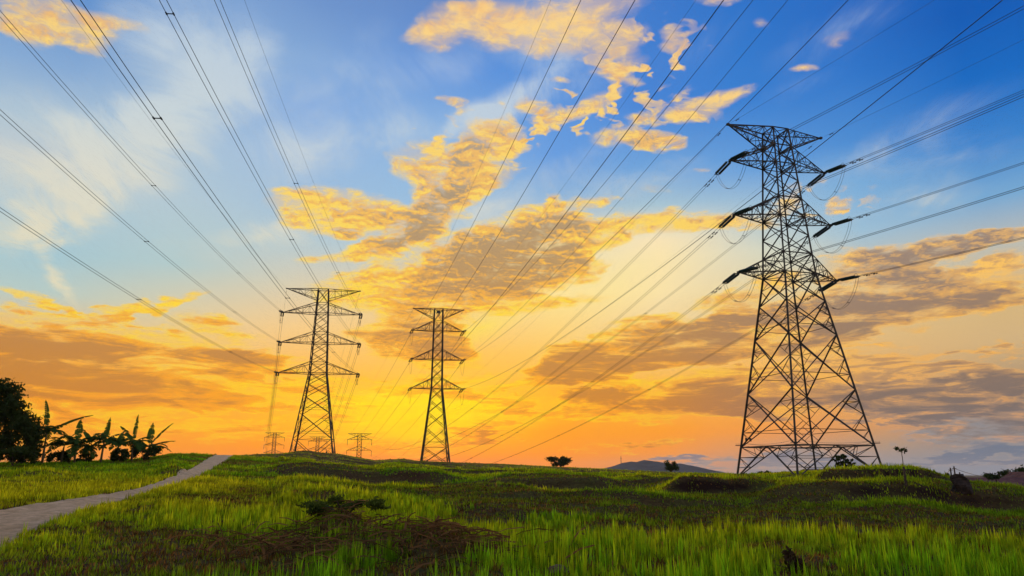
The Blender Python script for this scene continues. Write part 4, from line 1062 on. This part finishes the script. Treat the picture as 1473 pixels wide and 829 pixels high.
def small_tree(px, depth, base_py, top_py, w_px, label, seed, n, size, trunk_frac=.35, name='broadleaf_tree', lobes_n=9):
    k = depth / F_PX * 1.03; x = px_ray(px, base_py)[0] * depth; zt = z_at(top_py, px, depth); zb = ground(x, depth)
    H = zt - zb; W = w_px * k
    r = tag(empty(name, (x, depth, zb)), label, 'tree'); g = random.Random(seed); m = MB()
    vis = (base_py - top_py) * k; c0 = H - vis * (1 - trunk_frac * .4)
    m.tube([(0,0,-.2), (.05*W, 0, H*.4), (0, 0, H*.9)], [.05*W, .035*W, .012*W], 7)
    for _ in range(6):
        a = g.random()*6.28; h0 = H - vis * g.uniform(.5, 1.0); m.tube([(0,0,h0), (math.cos(a)*W*.22, math.sin(a)*W*.2, h0 + vis*.3), (math.cos(a)*W*.4, math.sin(a)*W*.3, h0+vis*.42)], [.025*W,.015*W,.006*W], 5)
    m.build('trunk', M_BARK, r)
    lobes = [((g.uniform(-.30,.30)*W, g.uniform(-.3,.3)*W, H - vis*g.uniform(.25,.75)), (W*g.uniform(.16,.27), W*g.uniform(.16,.27), vis*g.uniform(.18,.30))) for _ in range(lobes_n)]
    crown_part('crown', lobes, n, size, seed, M_LEAF, r)
    return r
small_tree(806, 240, 672, 655, 42, 'round dark tree peeking over the crest at mid-picture', 401, 2200, .34, .3, lobes_n=11)
small_tree(966, 190, 680, 660, 24, 'small leafy tree over the crest beside the distant blue hill', 402, 1200, .24, .3)
shrub(1097, 1, 2.6, 1.0, 500, .14, 'small low bush on the skyline by the big pylon\'s left foot', 403, M_LEAF, depth=112, sink=-.35)

def tiered_tree(px, depth, base_py, top_py, w_px, label, seed, tiers):
    k = depth / F_PX * 1.03; x = px_ray(px, base_py)[0] * depth; zb = ground(x, depth); H = z_at(top_py, px, depth) - zb; W = w_px * k; vis = (base_py - top_py) * k
    r = tag(empty('papaya_tree', (x, depth, zb)), label, 'tree'); m = MB(); m.tube([(0,0,-.2), (.04,0,H*.5), (0,0,H-.1)], [.10,.08,.04] if tiers > 1 else [.06,.05,.035], 7)
    g = random.Random(seed); L_ = []
    for q in range(tiers):
        zc = H - vis * (q + .2 + g.uniform(-.2, .2)) / max(tiers, 1) * .95; ww = W * (.55 + .5 * g.random()) if tiers > 1 else W
        for j in range(6):
            a = j * 1.05 + q * 1.7 + g.uniform(-.3, .3); l = g.uniform(.26, .46); e = (math.cos(a)*ww*l, math.sin(a)*ww*l, zc + vis * g.uniform(-.09, .08))
            m.tube([(0,0,zc - .15), (e[0]*.6, e[1]*.6, max(zc, e[2]) + .06), e], [.02,.015,.01], 4)
            L_.append((e, (ww*g.uniform(.13, .24), ww*.2, vis * (g.uniform(.06, .12) if tiers > 1 else .13))))
    m.build('trunk', M_BARK, r); crown_part('crown', L_, 300 * tiers if tiers > 1 else 190, .15, seed, M_LEAF, r, .5)
tiered_tree(1210, 108, 677, 655, 20, 'dark layered tree framed by the big pylon\'s right legs, the taller of a pair', 501, 5)
tiered_tree(1222, 110, 677, 661, 20, 'dark layered tree framed by the big pylon\'s right legs, the lower of a pair', 502, 4)
tiered_tree(1300, 99, 677, 646, 17, 'thin papaya tree with a bare trunk and small leaf tuft on the mound', 503, 1)

# ------------------------------------------------------------------ small things on the right
p = hit(1385, 708); m = MB(); g = random.Random(9); rings = []
for i in range(9):
    h = i / 8 * .82; rr_ = .42 - .12 * i / 8
    rings.append([(math.cos(a)*rr_*(1+.25*math.sin(a*3+i*.7)+.12*g.random()) - .10*i/8, math.sin(a)*rr_*(1+.2*math.cos(a*2+i)), h - .1 + (.1*math.sin(a*2) if i == 8 else 0)) for a in np.linspace(0, 6.283, 13)[:-1]])
vs = [v for r_ in rings for v in r_]; m.add(vs, [(i*12+j, i*12+(j+1) % 12, (i+1)*12+(j+1) % 12, (i+1)*12+j) for i in range(8) for j in range(12)] + [tuple(range(96, 108))])
st = m.build('tree_stump', simple_mat('charred_wood', (0.03, 0.022, 0.016), .95, 0, .5, 9)); st.location = p; tag(st, 'short dark charred tree stump standing on the grassy terrace', 'stump')
p = hit(1303, 697); m = MB(); m.tube([(0,0,-.1), (.01,0,.4), (0,.01,.78)], [.06,.055,.05], 7); m.tube([(-.12,0,.62), (.12,0,.62)], .02, 5)
o = m.build('fence_post', M_WOOD); o.location = p; tag(o, 'short wooden post on the terrace below the papaya tree', 'post')
poles = []
for px, bp, tp, dep, lab in ((1369, 688, 673, 118, 'dark utility pole behind the crest, left of the pair'), (1374.5, 688, 671, 116, 'taller dark utility pole behind the crest, right of the pair')):
    x = px_ray(px, bp)[0]*dep; zb = ground(x, dep); zt = z_at(tp, px, dep)
    r = tag(empty('utility_pole', (x, dep, zb)), lab, 'pole', 'utility poles behind the crest')
    m = MB(); m.tube([(0,0,-.3), (0,0,zt-zb)], [.13,.10], 8); m.build('pole', M_WOOD, r)
    m = MB(); m.box((0,0,zt-zb-.35), 1.0, .1, .1, .5); m.build('crossbar', M_WOOD, r)
    poles.append(Vector((x, dep, zt - .3)))
def drop_wire(a, b, sag, label):
    c = span_curve(a, b, sag); m = MB(); m.tube([c(f) - Vector(a) for f in np.linspace(0, 1, 14)], .035, 5); o = m.build('overhead_cable', M_CABLE); o.location = a; tag(o, label, 'power cable')
drop_wire(poles[0], px_point(1345, 681.5, 125), .5, 'low drooping cable running left from the two utility poles')
drop_wire(poles[1], px_point(1460, 684, 140), .8, 'low drooping cable running right from the utility poles to the house')
x = px_ray(1381, 688)[0]*112; zb = ground(x, 112); m = MB(); m.tube([(0,0,-.2), (.05,0,z_at(679.5,1381,112)-zb)], [.14,.10], 7)
o = m.build('fence_post', M_WOOD); o.location = (x, 112, zb); tag(o, 'short leaning post just right of the utility poles', 'post')

M_ROOF = simple_mat('rusty_red_roof', (0.13, 0.05, 0.03), .8, 0, .4, 1.2)
M_WALL = simple_mat('grey_plaster', (0.30, 0.29, 0.27), .9, 0, .2, .8)
def house(px0, px1, ridge_py, eave_py, dep, label, rz=0.0, deepn=7.0, gable=False):
    x0 = px_ray(px0, eave_py)[0]*dep; x1 = px_ray(px1, eave_py)[0]*dep; w = x1 - x0; xc = (x0 + x1)/2
    zr = z_at(ridge_py, (px0+px1)/2, dep); ze = z_at(eave_py, (px0+px1)/2, dep); zb = ground(xc, dep) - .2
    r = tag(empty('house', (xc, dep, zb), rz), label, 'house')
    H, E_ = zr - zb, ze - zb; d = deepn / 2
    m = MB()
    if gable:    # ridge runs away from the viewer
        m.add([(-w/2+.3,-d+.2,0),(w/2-.3,-d+.2,0),(w/2-.3,-d+.2,E_),(0,-d+.2,H-.15),(-w/2+.3,-d+.2,E_),(-w/2+.3,d-.2,0),(w/2-.3,d-.2,0),(w/2-.3,d-.2,E_),(0,d-.2,H-.15),(-w/2+.3,d-.2,E_)],
              [(0,1,2,3,4),(9,8,7,6,5),(1,6,7,2),(0,4,9,5)])
    else:
        m.add([(-w/2+.3,-d+.3,0),(w/2-.3,-d+.3,0),(w/2-.3,d-.3,0),(-w/2+.3,d-.3,0),(-w/2+.3,-d+.3,E_-.05),(w/2-.3,-d+.3,E_-.05),(w/2-.3,d-.3,E_-.05),(-w/2+.3,d-.3,E_-.05),(-w/2+.3,0,H-.2),(w/2-.3,0,H-.2)],
              [(0,1,5,4),(2,3,7,6),(1,2,6,9,5),(3,0,4,8,7)])
    m.build('wall', M_WALL, r)
    t_ = .15; m = MB()
    if gable: prof = [(-w/2,E_-.1),(0,H),(w/2,E_-.1),(w/2,E_-.1-t_),(0,H-t_),(-w/2,E_-.1-t_)]; vs = [(a, y, b_3) for y in (-d,d) for a, b_3 in prof]
    else: prof = [(-d,E_-.1),(0,H),(d,E_-.1),(d,E_-.1-t_),(0,H-t_),(-d,E_-.1-t_)]; vs = [(xx, a, b_3) for xx in (-w/2,w/2) for a, b_3 in prof]
    m.add(vs, [(i,(i+1)%6,(i+1)%6+6,i+6) for i in range(6)] + [(0,1,4,5),(1,2,3,4),(6,11,10,7),(7,10,9,8)])
    m.build('roof', M_ROOF, r)
house(1155, 1192, 675, 679, 118, 'low rusty red roof showing over the grass between the big pylon\'s legs', .1, 5)
house(1384, 1490, 687, 703, 122, 'long low building with a dull red roof sloping behind the crest at right', -.06, 9)
house(1462, 1500, 679, 692, 140, 'grey gabled house with a dark red roof cut off by the right edge', .15, 9, True)
for px, dep, tp, w, lab, sd_ in ((1362, 140, 679, 10, 'small round bush behind the crest left of the utility poles', 601), (1432, 112, 676, 34, 'wide dark bush against the long red roof', 602), (1452, 155, 672, 26, 'dark bush between the wide bush and the grey house', 603), (1473, 165, 668, 14, 'taller dark tree at the right edge behind the grey house', 604)):
    small_tree(px, dep, 690, tp, w, lab, sd_, 900, .2, .2)

# dead weeds and a stone in the foreground
p = hit(1142, 826); r = tag(empty('dead_weed', p), 'dark withered weed clump in the lower right foreground', 'weed'); m = MB(); g = random.Random(4)
for k in range(26):
    a = g.random()*6.28; l = g.uniform(.12,.36); m.tube([(0,0,-.05), (math.cos(a)*.08, math.sin(a)*.08, l*.6), (math.cos(a)*.2*g.random()*1.5, math.sin(a)*.2, l)], [.008,.006,.003], 4)
m.build('stems', M_WOOD, r); crown_part('dead_leaves', [((0,0,.18),(.16,.14,.16)), ((-.06,0,.3),(.1,.1,.1)), ((.1,0,.1),(.16,.12,.1))], 260, .045, 77, M_DEAD, r)
p = hit(803, 828); m = MB(); g = np.random.default_rng(3); vs = []; n1, n2 = 9, 14
for i in range(n1):
    ph = math.pi * i / (n1-1) * .55
    for j in range(n2):
        th = 2*math.pi*j/n2; rr_ = .115*(1 + .18*math.sin(3*th+i) + .1*g.random()); vs.append((rr_*math.sin(ph)*math.cos(th)*1.25, rr_*math.sin(ph)*math.sin(th), 0.10*math.cos(ph)+.05))
m.add(vs, [(i*n2+j, i*n2+(j+1)%n2, (i+1)*n2+(j+1)%n2, (i+1)*n2+j) for i in range(n1-1) for j in range(n2)])
o = m.build('rock', simple_mat('brown_stone', (0.10, 0.062, 0.038), .95, 0, .4, 14), None, True); o.location = p; tag(o, 'small brown rock half buried in grass at the bottom of the picture', 'rock')

shrub(497, 1, 2.1, .42, 1600, .055, 'dark weedy mound in tall grass left of the bottom centre', 701, leaf_mat('weed_leaves', (0.07, 0.10, 0.016), 0.35), depth=18.4, sink=.06, name='weed_mound')
# dry stalks lying on the foreground heap
g = np.random.default_rng(55); n = 620
cen = np.array([(pu(490), 18, .04, 1.3), (pu(590), 15.9, .075, 1.3), (pu(665), 14.4, .045, 1.0), (pu(440), 14.2, .055, .9), (pu(350), 16, .05, 1.2)])[g.choice(5, n, p=[.12,.40,.22,.18,.08])]
u = cen[:, 0] + g.normal(size=n) * cen[:, 2]; d = cen[:, 1] + g.normal(size=n) * cen[:, 3]; x = u*d; y = d; z = terrain(x, y)
th = g.random(n)*6.283; L_ = .3 + .8*g.random(n); el = g.normal(size=n)*.22 + .1; w = .008 + .012*g.random(n)
zz0 = z + .02 + .24*g.random(n)**2; rows = []
for k in range(4):
    f = k/3 - .5; cx_, cy_ = x + np.cos(th)*L_*f, y + np.sin(th)*L_*f; cz = zz0 + np.sin(el)*L_*f + .10*L_*(1-(2*f)**2)
    for s in (-1, 1): rows.append(np.stack([cx_ - np.sin(th)*w*s, cy_ + np.cos(th)*w*s, cz + s*w*.6], 1))
V = np.stack(rows, 1).reshape(-1, 3); bi = (np.arange(n)*8)[:, None]
F = np.concatenate([bi + np.array([[2*k, 2*k+1, 2*k+3, 2*k+2]]) for k in range(3)])
cc = np.array([.20, .105, .036]) * (0.35 + 1.0*g.random(n))[:, None]
o = mesh_np('dry_straw', V, [F], M_GRASS, 'stuff', np.repeat(cc, 8, 0)); tag(o, 'dry brown stalks lying over the foreground heap', 'straw', None, 'stuff')

# ------------------------------------------------------------------ distant hill
HP = [(850,680),(872,674),(886,670),(895,667),(905,664.5),(915,665),(925,662),(935,663),(950,666),(965,668),(975,667.5),(985,670),(1000,674),(1020,678),(1045,684)]
hu = np.array([px_ray(*p)[0] for p in HP]); hv = np.array([px_ray(*p)[2] for p in HP]); DH = 3000.0
us = np.linspace(hu[0], hu[-1], 160); ds = np.linspace(-500, 500, 30)
UU, DD = np.meshgrid(us, ds, indexing='ij')
top = np.interp(UU, hu, hv) * DH + 16
hx = UU * DH; hy = DH + DD; hzz = -16 + np.clip(top, 0, None) * (1 - (DD/500)**2) + 5 * fbm(hx/60, hy/60, 81, 4) * (1 - (DD/500)**2)
ii, jj = np.meshgrid(np.arange(159), np.arange(29), indexing='ij'); q0 = (ii*30 + jj).ravel()
ho = mesh_np('hills', np.stack([hx, hy, hzz], 2).reshape(-1, 3), [np.stack([q0, q0+30, q0+31, q0+1], 1)], simple_mat('wooded_hill', (0.05, 0.07, 0.07), 1.0, 0, .3, .02, 0), 'structure')
tag(ho, 'low wooded hill far away beyond the crest', 'hill')
bp = px_point(893.5, 667, 3000); m = MB(); m.tube([(0,0,-5), (0,0,28)], [1.6, 1.0], 5); m.tube([(-3,0,20),(3,0,20)], .5, 4)
o = m.build('radio_mast', M_STEEL); o.location = bp; tag(o, 'faint radio mast on the distant blue hill', 'mast')

# ------------------------------------------------------------------ air
m = bpy.data.materials.new('evening_haze'); m.use_nodes = True; nt = m.node_tree; nt.nodes.clear()
pv = nt.nodes.new('ShaderNodeVolumePrincipled'); pv.inputs['Color'].default_value = (0.88, 0.9, 0.95, 1); pv.inputs['Density'].default_value = HAZE; pv.inputs['Anisotropy'].default_value = 0.2
ov = nt.nodes.new('ShaderNodeOutputMaterial'); nt.links.new(pv.outputs[0], ov.inputs['Volume'])
mb = MB(); mb.box((0, 0, 28), 11000, 11000, 104); hz_o = mb.build('haze', m); tag(hz_o, 'thin evening haze over the countryside', 'haze', None, 'stuff')
